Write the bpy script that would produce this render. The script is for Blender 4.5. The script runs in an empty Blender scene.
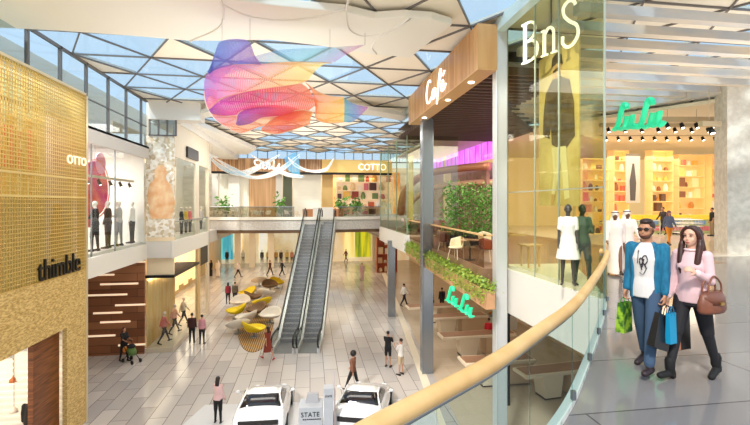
import bpy, bmesh, math, random
from mathutils import Vector, Matrix
random.seed(7)
PI = math.pi
C = bpy.context.scene.collection
scn = bpy.context.scene
# ---------------------------------------------------------------- camera
# x = across the mall, y = down the mall, z = 0 on the upper deck; the ground floor is z = -6
F = 430.0                       # focal length in pixels of a 750 px wide frame
YAW = math.atan(65/430)         # camera looks a little right of the mall axis
CZ = 2.0
cd = bpy.data.cameras.new('camera'); cam = bpy.data.objects.new('camera', cd); C.objects.link(cam)
cd.sensor_width = 36; cd.lens = 36*F/750; cd.shift_y = -8.5/750; cd.clip_start = .05; cd.clip_end = 600
cam.location = (0, 0, CZ); cam.rotation_euler = (PI/2, 0, -YAW)
scn.camera = cam
# ---------------------------------------------------------------- light
w = bpy.data.worlds.new('sky'); scn.world = w; w.use_nodes = True
nt = w.node_tree; nt.nodes.clear()
out = nt.nodes.new('ShaderNodeOutputWorld'); bg = nt.nodes.new('ShaderNodeBackground')
tc = nt.nodes.new('ShaderNodeTexCoord'); sp = nt.nodes.new('ShaderNodeSeparateXYZ'); rp = nt.nodes.new('ShaderNodeValToRGB')
nt.links.new(tc.outputs['Generated'], sp.inputs[0]); nt.links.new(sp.outputs['Z'], rp.inputs[0])
rp.color_ramp.elements[0].color = (.95, .90, .82, 1); rp.color_ramp.elements[0].position = 0
rp.color_ramp.elements[1].color = (.70, .84, .96, 1); rp.color_ramp.elements[1].position = .7
e = rp.color_ramp.elements.new(.12); e.color = (.80, .90, .98, 1)
nt.links.new(rp.outputs[0], bg.inputs[0]); bg.inputs[1].default_value = 1.15
nt.links.new(bg.outputs[0], out.inputs[0])
def sun(rot, s, col, ang):
    l = bpy.data.lights.new('sun', 'SUN'); l.energy = s; l.color = col; l.angle = ang
    o = bpy.data.objects.new('sun', l); C.objects.link(o); o.rotation_euler = rot
sun((math.radians(48), 0, math.radians(-35)), 2.6, (1, .95, .86), math.radians(6))
def area(loc, sx, sy, p, col=(1, .93, .82), rot=(0, 0, 0)):  # soft rectangle, used for shop interior lighting and for added fill
    l = bpy.data.lights.new('area_light', 'AREA'); l.shape = 'RECTANGLE'; l.size = sx; l.size_y = sy; l.energy = p; l.color = col
    o = bpy.data.objects.new('area_light', l); C.objects.link(o); o.location = loc; o.rotation_euler = rot; return o
WARM = (1, .86, .66)
area((-1, 16, 6.9), 8, 3, 380)                  # added overhead fill for the hall, no fittings modelled
area((-1, 30, 6.9), 8, 3, 560)
area((-2, 41, 6.3), 12, 4, 420)                 # added overhead fill above the upper bridge
area((-2, 50, -1.0), 14, 6, 560, WARM)          # ground floor under the bridge
area((9, 22, -1.1), 4, 16, 380, WARM)           # ground floor under the cafe
area((9.5, 42, -1.1), 6, 14, 500, WARM)
area((9, 20, 5.6), 4, 10, 520, WARM)            # cafe
area((-11.2, 20, 4.5), 3, 6, 420, (1, .97, .92))  # white fashion window
area((-10, 33, 4.9), 3, 9, 300, WARM)
area((-9.4, 27, -2.1), 1.6, 4, 230, WARM)
area((-10.5, 38, -1.5), 3, 12, 380, WARM)
area((-11, 13, -2.6), 4, 6, 260, WARM)          # inside the gold shop
area((-1, 47.6, 4.9), 16, 2.0, 220, WARM)
area((20, 26, 5.4), 16, 6, 800, (1, .88, .68))  # supermarket
area((10, 0, 6.0), 7, 4, 80)                    # added fill for the deck, behind the viewer
area((-2, 17, 3.0), 7, 7, 270, (1, .96, .9), (PI, 0, 0))    # added upward fill floating in mid-air, brightens roof and beams
area((-1, 32, 3.0), 8, 12, 520, (1, .96, .9), (PI, 0, 0))
area((13, 11.5, 3.2), 6, 5, 260, (1, .95, .88), (PI, 0, 0))
l = bpy.data.lights.new('poster_lamp', 'SPOT'); l.energy = 1500; l.color = (1, .93, .8); l.spot_size = .85; l.spot_blend = .6; l.shadow_soft_size = .15  # added spot without a fitting, brightens the vitrine poster
o = bpy.data.objects.new('poster_lamp', l); C.objects.link(o); o.location = (2.2, 9.4, 6.9); o.rotation_euler = (Vector((6.8, 11.0, 4.2))-Vector((2.2, 9.4, 6.9))).to_track_quat('-Z', 'Y').to_euler()
vs = scn.view_settings
vs.view_transform = 'Standard'; vs.look = 'None'; vs.gamma = 1; vs.use_curve_mapping = False; vs.exposure = 0.17
# ---------------------------------------------------------------- materials
MC = {}
def lin(c):
    r = []
    for v in c[:3]:
        v /= 255
        r.append(v/12.92 if v <= .04045 else ((v+.055)/1.055)**2.4)
    return (*r, 1)
def mat(name, col, rough=.5, metal=0, em=0, emcol=None, col2=None, scale=4, stretch=(1, 1, 1), kind='noise', bump=0, coat=0, detail=4, contrast=(.35, .65)):
    if name in MC: return MC[name]
    m = bpy.data.materials.new(name); m.use_nodes = True; t = m.node_tree; b = t.nodes['Principled BSDF']
    b.inputs['Base Color'].default_value = lin(col); b.inputs['Roughness'].default_value = rough; b.inputs['Metallic'].default_value = metal
    if coat: b.inputs['Coat Weight'].default_value = coat
    if em:
        b.inputs['Emission Color'].default_value = lin(emcol or col); b.inputs['Emission Strength'].default_value = em
    if col2 is not None or bump:
        co = t.nodes.new('ShaderNodeTexCoord'); mp = t.nodes.new('ShaderNodeMapping'); mp.inputs['Scale'].default_value = stretch
        t.links.new(co.outputs['Object'], mp.inputs[0])
        if kind == 'noise':
            n = t.nodes.new('ShaderNodeTexNoise'); n.inputs['Scale'].default_value = scale; n.inputs['Detail'].default_value = detail; o = n.outputs[0]
        elif kind == 'voronoi':
            n = t.nodes.new('ShaderNodeTexVoronoi'); n.inputs['Scale'].default_value = scale; o = n.outputs['Color']
        elif kind == 'wave':
            n = t.nodes.new('ShaderNodeTexWave'); n.inputs['Scale'].default_value = scale; n.inputs['Distortion'].default_value = 1.5; o = n.outputs[0]
        t.links.new(mp.outputs[0], n.inputs[0])
        if col2 is not None:
            r = t.nodes.new('ShaderNodeValToRGB'); r.color_ramp.elements[0].color = lin(col); r.color_ramp.elements[1].color = lin(col2)
            r.color_ramp.elements[0].position, r.color_ramp.elements[1].position = contrast
            t.links.new(o, r.inputs[0]); t.links.new(r.outputs[0], b.inputs['Base Color'])
            if em: t.links.new(r.outputs[0], b.inputs['Emission Color'])
        if bump:
            bp = t.nodes.new('ShaderNodeBump'); bp.inputs['Strength'].default_value = bump; t.links.new(o, bp.inputs['Height']); t.links.new(bp.outputs[0], b.inputs['Normal'])
    MC[name] = m; return m
def glass(name, tint=(235, 245, 240), refl=.10, rough=.02):
    if name in MC: return MC[name]
    m = bpy.data.materials.new(name); m.use_nodes = True; t = m.node_tree; t.nodes.clear()
    o = t.nodes.new('ShaderNodeOutputMaterial'); mx = t.nodes.new('ShaderNodeMixShader'); a = t.nodes.new('ShaderNodeBsdfTransparent'); g = t.nodes.new('ShaderNodeBsdfGlossy')
    a.inputs[0].default_value = lin(tint); g.inputs['Roughness'].default_value = rough; mx.inputs[0].default_value = refl
    t.links.new(a.outputs[0], mx.inputs[1]); t.links.new(g.outputs[0], mx.inputs[2]); t.links.new(mx.outputs[0], o.inputs[0])
    MC[name] = m; return m
def tiles(name, c1, c2, grout, w_, h_, rot=0, rough=.2, gsize=.012, bias=0):
    if name in MC: return MC[name]
    m = bpy.data.materials.new(name); m.use_nodes = True; t = m.node_tree; b = t.nodes['Principled BSDF']; b.inputs['Roughness'].default_value = rough
    co = t.nodes.new('ShaderNodeTexCoord'); mp = t.nodes.new('ShaderNodeMapping'); mp.inputs['Rotation'].default_value = (0, 0, rot)
    br = t.nodes.new('ShaderNodeTexBrick'); br.inputs['Color1'].default_value = lin(c1); br.inputs['Color2'].default_value = lin(c2); br.inputs['Mortar'].default_value = lin(grout)
    br.inputs['Scale'].default_value = 1; br.inputs['Brick Width'].default_value = w_; br.inputs['Row Height'].default_value = h_; br.inputs['Mortar Size'].default_value = gsize
    br.inputs['Bias'].default_value = bias; br.inputs['Mortar Smooth'].default_value = .3
    t.links.new(co.outputs['Object'], mp.inputs[0]); t.links.new(mp.outputs[0], br.inputs[0]); t.links.new(br.outputs[0], b.inputs['Base Color'])
    MC[name] = m; return m
# ---------------------------------------------------------------- mesh helpers
def nb(): return bmesh.new()
def box(bm, x0, x1, y0, y1, z0, z1, rz=0, c=None):
    r = bmesh.ops.create_cube(bm, size=1)['verts']
    M = Matrix.Translation(((x0+x1)/2, (y0+y1)/2, (z0+z1)/2)) @ Matrix.Diagonal((abs(x1-x0), abs(y1-y0), abs(z1-z0), 1))
    if rz:
        cc = Vector(c) if c else Vector(((x0+x1)/2, (y0+y1)/2, 0))
        M = Matrix.Translation(cc) @ Matrix.Rotation(rz, 4, 'Z') @ Matrix.Translation(-cc) @ M
    bmesh.ops.transform(bm, matrix=M, verts=r); return r
def slabbox(bm, a, b, th, z0, z1):
    """upright slab from plan point a to plan point b"""
    a = Vector(a); b = Vector(b); d = (b-a).normalized(); n = Vector((-d.y, d.x))*th/2
    prism(bm, [a+n, b+n, b-n, a-n], z0, z1)
def prism(bm, pts, z0, z1):
    lo = [bm.verts.new((p[0], p[1], z0)) for p in pts]; hi = [bm.verts.new((p[0], p[1], z1)) for p in pts]
    n = len(pts)
    bm.faces.new(lo[::-1]); bm.faces.new(hi)
    for i in range(n): bm.faces.new((lo[i], lo[(i+1) % n], hi[(i+1) % n], hi[i]))
def ring(bm, c, u, v, r, seg, r2=None):
    r2 = r if r2 is None else r2
    return [bm.verts.new(c+u*r*math.cos(2*PI*i/seg)+v*r2*math.sin(2*PI*i/seg)) for i in range(seg)]
def bridge(bm, A, B):
    n = len(A)
    for i in range(n): bm.faces.new((A[i], A[(i+1) % n], B[(i+1) % n], B[i]))
def tube(bm, pts, r, seg=8, closed=False, cap=True, flat=1, up=None):
    pts = [Vector(p) for p in pts]; n = len(pts); rs = []
    up0 = Vector(up) if up else Vector((0, 0, 1))
    for i, p in enumerate(pts):
        if closed: d = pts[(i+1) % n]-pts[i-1]
        else: d = pts[min(i+1, n-1)]-pts[max(i-1, 0)]
        d.normalize(); u = d.cross(up0)
        if u.length < 1e-3: u = d.cross(Vector((1, .1, 0)))
        u.normalize(); v = u.cross(d).normalized()
        rr = r[i] if isinstance(r, (list, tuple)) else r
        rs.append(ring(bm, p, u, v, rr, seg, rr*flat))
    for i in range(n-1): bridge(bm, rs[i], rs[i+1])
    if closed: bridge(bm, rs[-1], rs[0])
    elif cap: bm.faces.new(rs[0][::-1]); bm.faces.new(rs[-1])
def lathe(bm, prof, c=(0, 0, 0), seg=16):
    c = Vector(c); rs = []
    for r, z in prof: rs.append(ring(bm, c+Vector((0, 0, z)), Vector((1, 0, 0)), Vector((0, 1, 0)), max(r, 1e-4), seg))
    for i in range(len(rs)-1): bridge(bm, rs[i], rs[i+1])
    bm.faces.new(rs[0][::-1]); bm.faces.new(rs[-1])
def ball(bm, c, rx, ry=None, rz=None, seg=10):
    ry = ry or rx; rz = rz or rx
    r = bmesh.ops.create_uvsphere(bm, u_segments=seg, v_segments=max(6, seg*2//3), radius=1)['verts']
    bmesh.ops.transform(bm, matrix=Matrix.Translation(c) @ Matrix.Diagonal((rx, ry, rz, 1)), verts=r); return r
def obj(name, bm, m, parent=None, smooth=False, bevel=0, label=None):
    bmesh.ops.recalc_face_normals(bm, faces=bm.faces)
    me = bpy.data.meshes.new(name); bm.to_mesh(me); bm.free()
    if smooth:
        for p in me.polygons: p.use_smooth = True
    for k in (m if isinstance(m, (list, tuple)) else [m]): me.materials.append(k)
    o = bpy.data.objects.new(name, me); C.objects.link(o)
    if parent: o.parent = parent
    if bevel:
        b = o.modifiers.new('bevel', 'BEVEL'); b.width = bevel; b.segments = 2; b.limit_method = 'ANGLE'
    if label: o['label'] = label
    return o
def thing(name, label, cat, loc=(0, 0, 0), rz=0, group=None):
    o = bpy.data.objects.new(name, None); C.objects.link(o); o.location = loc; o.rotation_euler = (0, 0, rz); o.empty_display_size = .1
    o['label'] = label; o['category'] = cat
    if group: o['group'] = group
    return o
def tag(o, label, cat, group=None, kind=None):
    o['label'] = label; o['category'] = cat
    if group: o['group'] = group
    if kind: o['kind'] = kind
    return o
def struct(name, bm, m, smooth=False, parent=None, bevel=0):
    o = obj(name, bm, m, parent, smooth, bevel)
    if not parent: o['kind'] = 'structure'
    return o
def dup(root, loc, rz=None, label=None, group=None, scale=None):
    r = root.copy(); C.objects.link(r); r.location = loc
    if rz is not None: r.rotation_euler = (0, 0, rz)
    if scale: r.scale = (scale,)*3
    if label: r['label'] = label
    if group: r['group'] = group
    for ch in list(root.children):
        c = ch.copy(); C.objects.link(c); c.parent = r
        for g in list(ch.children):
            d = g.copy(); C.objects.link(d); d.parent = c
    return r
def text(parent, name, s, size, mat_, origin, rot, ext=.02, xs=1, spacing=1, align='LEFT'):
    cu = bpy.data.curves.new(name, 'FONT'); cu.body = s; cu.size = size; cu.extrude = ext; cu.align_x = align; cu.space_character = spacing
    to = bpy.data.objects.new(name, cu); me = bpy.data.meshes.new_from_object(to); bpy.data.objects.remove(to)
    me.materials.clear(); me.materials.append(mat_)
    o = bpy.data.objects.new(name, me); C.objects.link(o); o.location = origin; o.rotation_euler = rot; o.scale = (xs, 1, 1)
    if parent: o.parent = parent
    return o
def smoothline(pts, k=6):
    P = [Vector(p) for p in pts]; P = [2*P[0]-P[1]]+P+[2*P[-1]-P[-2]]; o = []
    for i in range(1, len(P)-2):
        for j in range(k):
            t = j/k; a, b, c, d = P[i-1], P[i], P[i+1], P[i+2]
            o.append(.5*((2*b)+(c-a)*t+(2*a-5*b+4*c-d)*t*t+(3*b-a-3*c+d)*t**3))
    o.append(P[-2]); return o
# a few surveying helpers: where a sight line of the photograph meets a floor or a wall plane
ca, sa = math.cos(YAW), math.sin(YAW)
def W(px, D): xc = (px-375)/F*D; return (xc*ca+D*sa, D*ca-xc*sa)
def onfloor(px, py, z): return W(px, (CZ-z)*F/(py-CY))
CY = 204
def onX(px, X): k = (px-375)/F; D = X/(k*ca+sa); return W(px, D)[1], D
# ================================================================ materials
white = mat('white_plaster', (236, 232, 224), .6)
cream = mat('cream_plaster', (232, 220, 198), .6)
soft = mat('soffit_white', (240, 236, 226), .5)
steel = mat('brushed_steel', (150, 156, 162), .28, .9)
dark = mat('dark_metal', (40, 40, 42), .4, .6)
mull = mat('mullion_grey', (120, 116, 114), .5, .2)
blk = mat('black_rubber', (14, 14, 15), .45)
oak = mat('oak_cladding', (196, 150, 98), .45, col2=(224, 182, 128), scale=3, stretch=(4, 4, .5))
railwood = mat('rail_wood', (214, 168, 104), .35, col2=(232, 192, 132), scale=3, stretch=(1, 1, 1))
walnut = mat('walnut_planks', (88, 48, 26), .4, col2=(146, 88, 50), scale=2.2, stretch=(.6, .6, 9))
gl = glass('clear_glass', (248, 251, 250), .06); glg = glass('green_glass', (205, 222, 196), .10); sky_glass = glass('roof_glass', (225, 236, 244), .06)
lampm = mat('lamp_white', (255, 244, 220), .4, em=6)
# ================================================================ floors
ground_m = tiles('ground_tiles', (206, 199, 194), (178, 172, 170), (116, 110, 108), 1.9, .66, PI/2, .16, .014, -.1)
bm = nb(); box(bm, -14, 22, 4, 66, -6.3, -6); struct('floor', bm, ground_m)
deck_m = tiles('deck_tiles', (132, 127, 127), (123, 119, 120), (84, 79, 80), 5.2, 1.25, 0, .09, .012, -.2)
curve = [(-4, .3), (-2, .6), (-.7, 1.15), (-.1, 1.57), (.24, 1.87), (.67, 2.2), (1.17, 2.59), (1.79, 3.16), (2.47, 3.8), (3.1, 4.49), (4.33, 5.92), (5.45, 7.27), (6.05, 8.05)]
edge = [(p.x, p.y) for p in smoothline([(x, y, 0) for x, y in curve], 5)]
bm = nb()
prism(bm, [(-4, -3), (30, -3), (30, 14.2), (14, 14.2), (14, 12.62), (6.02, 12.62)]+edge[::-1], -.9, 0)
struct('floor', bm, deck_m)
bm = nb(); prism(bm, [(14, 14.2), (30, 14.2), (46, 14.2), (46, 60), (14, 60)], -.9, -.001)
struct('floor', bm, tiles('shop_tiles', (228, 220, 208), (222, 214, 202), (190, 180, 168), 2, 2, 0, .15, .01))
bm = nb(); prism(bm, [(5.28, 12.65), (14, 12.65), (14, 25.4), (5.98, 25.4)], -.8, 0); box(bm, 5.85, 14, 25.4, 60, -.8, 0)
struct('floor', bm, mat('cafe_floor', (128, 96, 72), .35, col2=(150, 116, 88), scale=3, stretch=(1, 8, 1)))
bm = nb()                                                                        # white edge band of the deck
prism(bm, [(x, y) for x, y in edge]+[(x-.07, y+.05) for x, y in edge[::-1]], -1.3, .05)
slabbox(bm, (5.98, 8.05), (5.98, 12.6), .1, -1.3, .02)
slabbox(bm, (5.98, 12.6), (5.9, 12.6), .1, -.95, .02)
struct('trim_deck', bm, white)
bm = nb(); prism(bm, [(4.4, 14), (4.75, 14), (6.5, 29), (8.8, 50), (8.3, 50), (6.1, 29)], -6.0, -5.992); struct('trim_ground', bm, cream)
bm = nb(); prism(bm, [(4.9, 10), (16, 10), (16, 60), (9.5, 60), (6.6, 29)], -6.0, -5.994)
struct('floor', bm, tiles('shop_ground_tiles', (206, 188, 166), (198, 180, 158), (176, 158, 138), 1.2, 1.2, 0, .22, .008))
# ================================================================ left side
LX = -8.5
bm = nb(); box(bm, -14, -13.6, 2, 66, -6, 9.5); struct('wall_left', bm, cream)
bm = nb(); box(bm, -14, -8.75, 17.35, 24.5, -.9, -.02); box(bm, -14, -7.4, 24.5, 46, -.9, -.02)
struct('floor', bm, mat('slab_edge', (214, 208, 200), .5))
bm = nb(); box(bm, -8.75, -8.6, 17.35, 24.5, -.95, -.15); box(bm, -7.4, -7.3, 24.6, 33, -.95, 0); struct('trim_left', bm, soft)
# clerestory
def mulls(bm, X, ys, z0, z1, t=.05):
    for y in ys: box(bm, X-t, X+t, y-t, y+t, z0, z1)
cys = [onX(p, LX-.1)[0] for p in (-25, 27, 60, 86, 108, 126, 141)]
bm = nb(); mulls(bm, LX-.1, cys, 4.8, 7.5)
for z in (7.45, 5.0): box(bm, LX-.15, LX-.05, 9, 24.4, z-.05, z+.05)
box(bm, LX-.14, LX-.06, 17.3, 24.4, 6.1, 6.14)
struct('window_1', bm, mull)
bm = nb(); box(bm, LX-.11, LX-.09, 9, 24.4, 5, 7.5); struct('window_2', bm, sky_glass)
bm = nb()
for x in (-8.55, -8.1, -7.65, -7.2): box(bm, x-.04, x+.04, 24.7, 24.78, 5.7, 6.6)
box(bm, -8.6, -7.2, 24.7, 24.78, 5.68, 5.75); struct('window_3', bm, mull)
bm = nb(); box(bm, -8.6, -7.2, 24.73, 24.75, 5.7, 6.6); struct('window_4', bm, sky_glass)
# white beam boxes under the roof
bm = nb(); box(bm, -8.6, -5.9, 24.6, 25.6, 6.55, 7.6); box(bm, -8.8, -7.2, 25.6, 46, 6.5, 7.6)
struct('trim_roof', bm, white, bevel=.03)
bm = nb()
prism(bm, [(-7.2, 26), (-7.2, 44), (-6.2, 44), (-4.8, 40)], 6.9, 7.2); struct('trim_ribbon', bm, white)
pts = smoothline([(-6, 24.8, 6.95), (-3.5, 23, 7.0), (0, 22.3, 7.05), (3, 22.6, 7.1), (5.4, 24, 7.1)], 8)
bm = nb()
for i in range(len(pts)-1):
    a, b = pts[i], pts[i+1]; prism(bm, [(a.x, a.y), (b.x, b.y), (b.x, b.y+1.3), (a.x, a.y+1.3)], 7.0, 7.2)
struct('trim_ribbon', bm, soft)
# white window display box on the upper left
bm = nb()
slabbox(bm, (-12.0, 17.4), (-12.0, 24.4), .1, -.1, 5.2); slabbox(bm, (-12, 24.4), (-8.7, 24.4), .12, -.1, 5.7); slabbox(bm, (-12, 17.4), (-8.7, 17.4), .1, -.1, 5.2)
struct('wall_display', bm, mat('display_white', (246, 242, 236), .6))
bm = nb(); box(bm, -12, -8.5, 17.4, 24.5, 4.95, 5.05)
v = box(bm, -8.62, -8.5, 17.4, 24.5, 4.4, 5.05)
for k in range(60): box(bm, -12, -8.7, 17.5+k*.115, 17.53+k*.115, 4.90, 4.95)
struct('trim_display', bm, mat('display_ceiling', (214, 208, 200), .6))
bm = nb()
for y0, y1 in ((17.45, 18.6), (18.65, 20.7), (20.75, 24.35)): box(bm, -8.62, -8.6, y0, y1, -.1, 4.4)
struct('window_5', bm, gl)
bm = nb(); mulls(bm, -8.61, (18.62, 20.72), -.1, 4.4, .025); struct('window_6', bm, steel)
# wood plank wall under it
bm = nb(); box(bm, -13.6, -8.76, 24.55, 24.75, -6, -.95)
pl = tiles('plank_wall', (170, 112, 74), (118, 68, 40), (52, 28, 16), 2.6, .42, 0, .4, .012)
t_ = pl.node_tree; mp_ = [n for n in t_.nodes if n.type == 'MAPPING'][0]; mp_.inputs['Rotation'].default_value = (PI/2, 0, 0)
struct('wall_planks', bm, pl)
# facade column with printed panel
bm = nb(); box(bm, -8.75, -7.35, 24.85, 25.0, -1.9, .2); struct('wall_banner_base', bm, mat('glow_cream', (246, 226, 190), .5))
bm = nb(); box(bm, -8.76, -7.34, 24.8, 25.0, .2, 5.7)
struct('wall_banner', bm, mat('sequin_panel', (250, 246, 236), .25, col2=(206, 186, 150), scale=7, kind='voronoi', detail=2, bump=.2, contrast=(.3, .8)))
# upper left shop front further down
bm = nb(); box(bm, -7.44, -7.34, 25, 33, 4.6, 6.5); box(bm, -7.44, -7.34, 29.3, 30.2, 0, 4.6); box(bm, -7.5, -7.3, 32.7, 33.0, -6, 6.5)
struct('wall_upper_left', bm, cream)
bm = nb(); box(bm, -10.6, -10.5, 25, 36, 0, 6.5); struct('wall_upper_back', bm, mat('warm_wall', (226, 198, 160), .6))
bm = nb(); box(bm, -7.40, -7.38, 25.02, 29.28, 0, 4.6); box(bm, -7.40, -7.38, 30.2, 32.7, 0, 4.6); struct('window_7', bm, gl)
# lower left shop fronts
bm = nb(); box(bm, -11.8, -11.7, 24.8, 60, -6, -.95); box(bm, -7.5, -7.35, 29.9, 30.6, -6, -.95)
struct('wall_lower_left', bm, mat('gold_wall', (214, 168, 108), .45, col2=(240, 208, 150), scale=1.2, stretch=(1, 3, .3)))
bm = nb(); box(bm, -7.45, -7.35, 30.6, 33, -2.2, -.95); box(bm, -8.8, -7.3, 24.7, 30.2, -2.0, -1.85); struct('trim_shop', bm, dark)
bm = nb(); box(bm, -8.76, -7.3, 24.62, 30.0, -6, -5.75); struct('trim_plinth', bm, mat('plinth_stone', (206, 190, 166), .3))
bm = nb(); box(bm, -8.76, -7.34, 24.66, 24.68, -5.75, -2); box(bm, -7.36, -7.34, 24.68, 29.9, -5.75, -2); struct('window_8', bm, gl)
bm = nb(); box(bm, -7.38, -7.36, 30.6, 32.8, -6, -2.2); struct('window_9', bm, gl)
bm = nb()
for k in range(9): box(bm, -11.72, -11.6, 33.5+k*1.5, 34.6+k*1.5, -5.6+.3*(k % 2), -2.2)
struct('trim_niches', bm, mat('niche_glow', (255, 214, 150), .5, em=1.2))
# ================================================================ gold shop
gold = mat('gold_mesh', (226, 194, 116), .4, .35)
gold2 = mat('gold_backing', (240, 226, 170), .6, col2=(218, 222, 180), scale=.9)
goldw = mat('gold_weave', (186, 146, 78), .45, .15, col2=(240, 210, 140), scale=9, stretch=(1, 1, 3), bump=.4)
g = thing('shop_facade_screen', 'tall golden metal mesh screen fronting the shop at far left', 'screen', (-8.16, 12, -6))
def local(o, root):
    o.location = o.location-root.location; return o
bm = nb()
Y0, Y1 = 8.0, 17.26
n = int((Y1-Y0)/.11)
for k in range(n+1):
    y = Y0+(Y1-Y0)*k/n; box(bm, -8.2, -8.16, y-.01, y+.01, -.4, 6.0)
nz = int(6.4/.12)
for k in range(nz+1):
    z = -.4+6.4*k/nz; box(bm, -8.185, -8.145, Y0, Y1, z-.012, z+.012)
local(obj('mesh_grille', bm, gold, g), g)
bm = nb(); box(bm, -8.3, -8.16, Y0, Y1, -2.2, -.4); box(bm, -8.3, -8.16, 16.0, Y1, -6, -2.2); local(obj('woven_band', bm, goldw, g), g)
bm = nb(); box(bm, -8.42, -8.12, 17.2, 17.32, -6, 6.05); box(bm, -8.42, -8.12, Y0, 17.3, 5.98, 6.06); local(obj('edge_frame', bm, mat('pale_gold', (226, 208, 168), .3, .4), g), g)
bm = nb(); box(bm, -8.18, -8.12, Y0, 17.2, 2.86, 2.92); box(bm, -8.18, -8.12, Y0, 17.2, 2.2, 2.26); local(obj('cross_rail', bm, mat('pale_brass', (240, 214, 140), .3, .3), g), g)
bm = nb(); box(bm, -9.5, -9.4, Y0, 17.1, -.6, 6.0); box(bm, -9.4, -8.3, 8, 17.1, -.7, -.6); box(bm, -9.4, -8.3, 8, 17.1, 2.12, 2.2); struct('wall_gold', bm, gold2)
area((-8.8, 12.5, 5.9), .8, 8, 105, (1, .94, .8))
bm = nb(); box(bm, -8.6, -8.45, 14.7, 16.1, -6, -2.2); struct('wall_entrance', bm, walnut)
bm = nb(); box(bm, -13.6, -8.45, 8, 16.6, -2.35, -2.2)
for k in range(14): box(bm, -13.5, -8.5, 9+k*.6, 9.1+k*.6, -2.45, -2.35)
box(bm, -13.6, -13.5, 8, 17, -6, -2.2); box(bm, -13.6, -8.45, 17.0, 17.1, -6, -2.2)
for k in range(16): box(bm, -13.45, -8.6, 16.93, 17.0, -5.8+k*.22, -5.72+k*.22)
struct('wall_shop_interior', bm, mat('interior_white', (250, 246, 238), .5))
# ================================================================ far end
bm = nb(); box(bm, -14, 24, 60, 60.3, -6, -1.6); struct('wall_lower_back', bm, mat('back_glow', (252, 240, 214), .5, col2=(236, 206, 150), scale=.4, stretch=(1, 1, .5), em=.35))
bm = nb(); box(bm, -8.3, -7.2, 46, 46.3, .5, 6.4); box(bm, 3.0, 14, 46, 46.2, .5, .9); struct('wall_upper_back', bm, white)
bm = nb(); box(bm, -14, 20, 49.5, 49.7, .5, 6.2); struct('wall_far', bm, mat('far_wall', (236, 224, 204), .6, col2=(216, 204, 184), scale=.8, stretch=(1, 1, 4)))
# bridge
def arc(x): return 36.3-1.0*(1-((x+1)/7.4)**2)
xs = [-8.4+i*(14.3/24) for i in range(25)]
bm = nb(); prism(bm, [(x, arc(x)+.1) for x in xs]+[(14, 36.1), (14, 60), (-13.6, 60), (-13.6, 33), (-8.4, 33)], -.1, .6); struct('floor', bm, mat('bridge_floor', (206, 196, 184), .3))
perf = mat('perforated_panel', (186, 182, 178), .4, col2=(214, 210, 204), scale=26, kind='voronoi')
bm = nb(); prism(bm, [(x, arc(x)-.05) for x in xs]+[(x, arc(x)+.1) for x in xs[::-1]], -.1, .72); struct('trim_bridge', bm, perf)
bm = nb(); prism(bm, [(x, arc(x)-.14) for x in xs]+[(x, arc(x)+.1) for x in xs[::-1]], .72, .95); struct('trim_bridge_top', bm, soft)
bm = nb(); prism(bm, [(x, arc(x)+.0) for x in xs]+[(x, arc(x)+.3) for x in xs[::-1]], -.35, -.1); struct('trim_bridge_soffit', bm, mat('bronze', (104, 78, 56), .4))
bm = nb(); box(bm, -13.6, 14, 37, 60, -.3, -.11); struct('ceiling_lower', bm, cream)
bm = nb()
for a, b in ((0, 12), (18, 24)):
    prism(bm, [(x, arc(x)+.03) for x in xs[a:b+1]]+[(x, arc(x)+.05) for x in xs[a:b+1][::-1]], .95, 1.75)
struct('window_10', bm, glass('balustrade_glass', (215, 215, 205), .12))
bm = nb()
for a, b in ((0, 12), (18, 24)): tube(bm, [(x, arc(x)+.04, 1.77) for x in xs[a:b+1]], .035, 6)
struct('trim_handrail', bm, steel)
# far clerestory
bm = nb(); 
for k in range(24): box(bm, -8.4+k*1.0, -8.33+k*1.0, 45.9, 45.98, 6.5, 7.6)
box(bm, -8.4, 16, 45.9, 45.98, 6.46, 6.54); struct('window_11', bm, mull)
bm = nb(); box(bm, -8.4, 16, 45.93, 45.95, 6.5, 7.6); struct('window_12', bm, sky_glass)
# ================================================================ roof: triangulated grid of opaque and glass panels
pan = nb(); gp = nb(); ml = nb()
SX, SY = 2.7, 2.25
rows = []
j = 0
y = 8.2
while y < 47:
    rows.append([(-8.6+i*SX+(SX/2 if j % 2 else 0), y) for i in range(-1 if j % 2 else 0, 14)]); y += SY; j += 1
rr = random.Random(5)
def tri(p):
    if max(q[0] for q in p) < -8.5: return
    p = [(max(q[0], -8.6), q[1]) for q in p]
    if len({(round(q[0], 3), round(q[1], 3)) for q in p}) < 3: return
    f = rr.random()
    cx_ = sum(q[0] for q in p)/3; cy_ = sum(q[1] for q in p)/3
    pg = .82 if (cx_ < -4.5 and cy_ < 24) else (.42 if cx_ < 6 else .25)
    if f < pg: prism(gp, p, 7.53, 7.55)
    else: prism(pan, p, 7.52, 7.6)
def bar(a, b, z=7.46, w=.04):
    ax = max(a[0], -8.6); bx = max(b[0], -8.6)
    if abs(ax-bx)+abs(a[1]-b[1]) < .01: return
    slabbox(ml, (ax, a[1]), (bx, b[1]), w, z, 7.52)
for j in range(len(rows)-1):
    A, B = rows[j], rows[j+1]
    for i in range(min(len(A), len(B))-1):
        if j % 2 == 0:      # B is offset by half, starting one step to the left
            tri([A[i], A[i+1], B[i+1]]); tri([B[i], B[i+1], A[i]]); bar(A[i], A[i+1]); bar(A[i], B[i+1]); bar(A[i+1], B[i+1])
        else:
            tri([A[i], A[i+1], B[i]]); tri([B[i], B[i+1], A[i+1]]); bar(A[i], A[i+1]); bar(B[i], A[i+1]); bar(A[i], B[i])
struct('ceiling', pan, mat('roof_panel', (246, 236, 218), .6)); struct('ceiling_glass', gp, sky_glass); struct('ceiling_grid', ml, mull)
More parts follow.
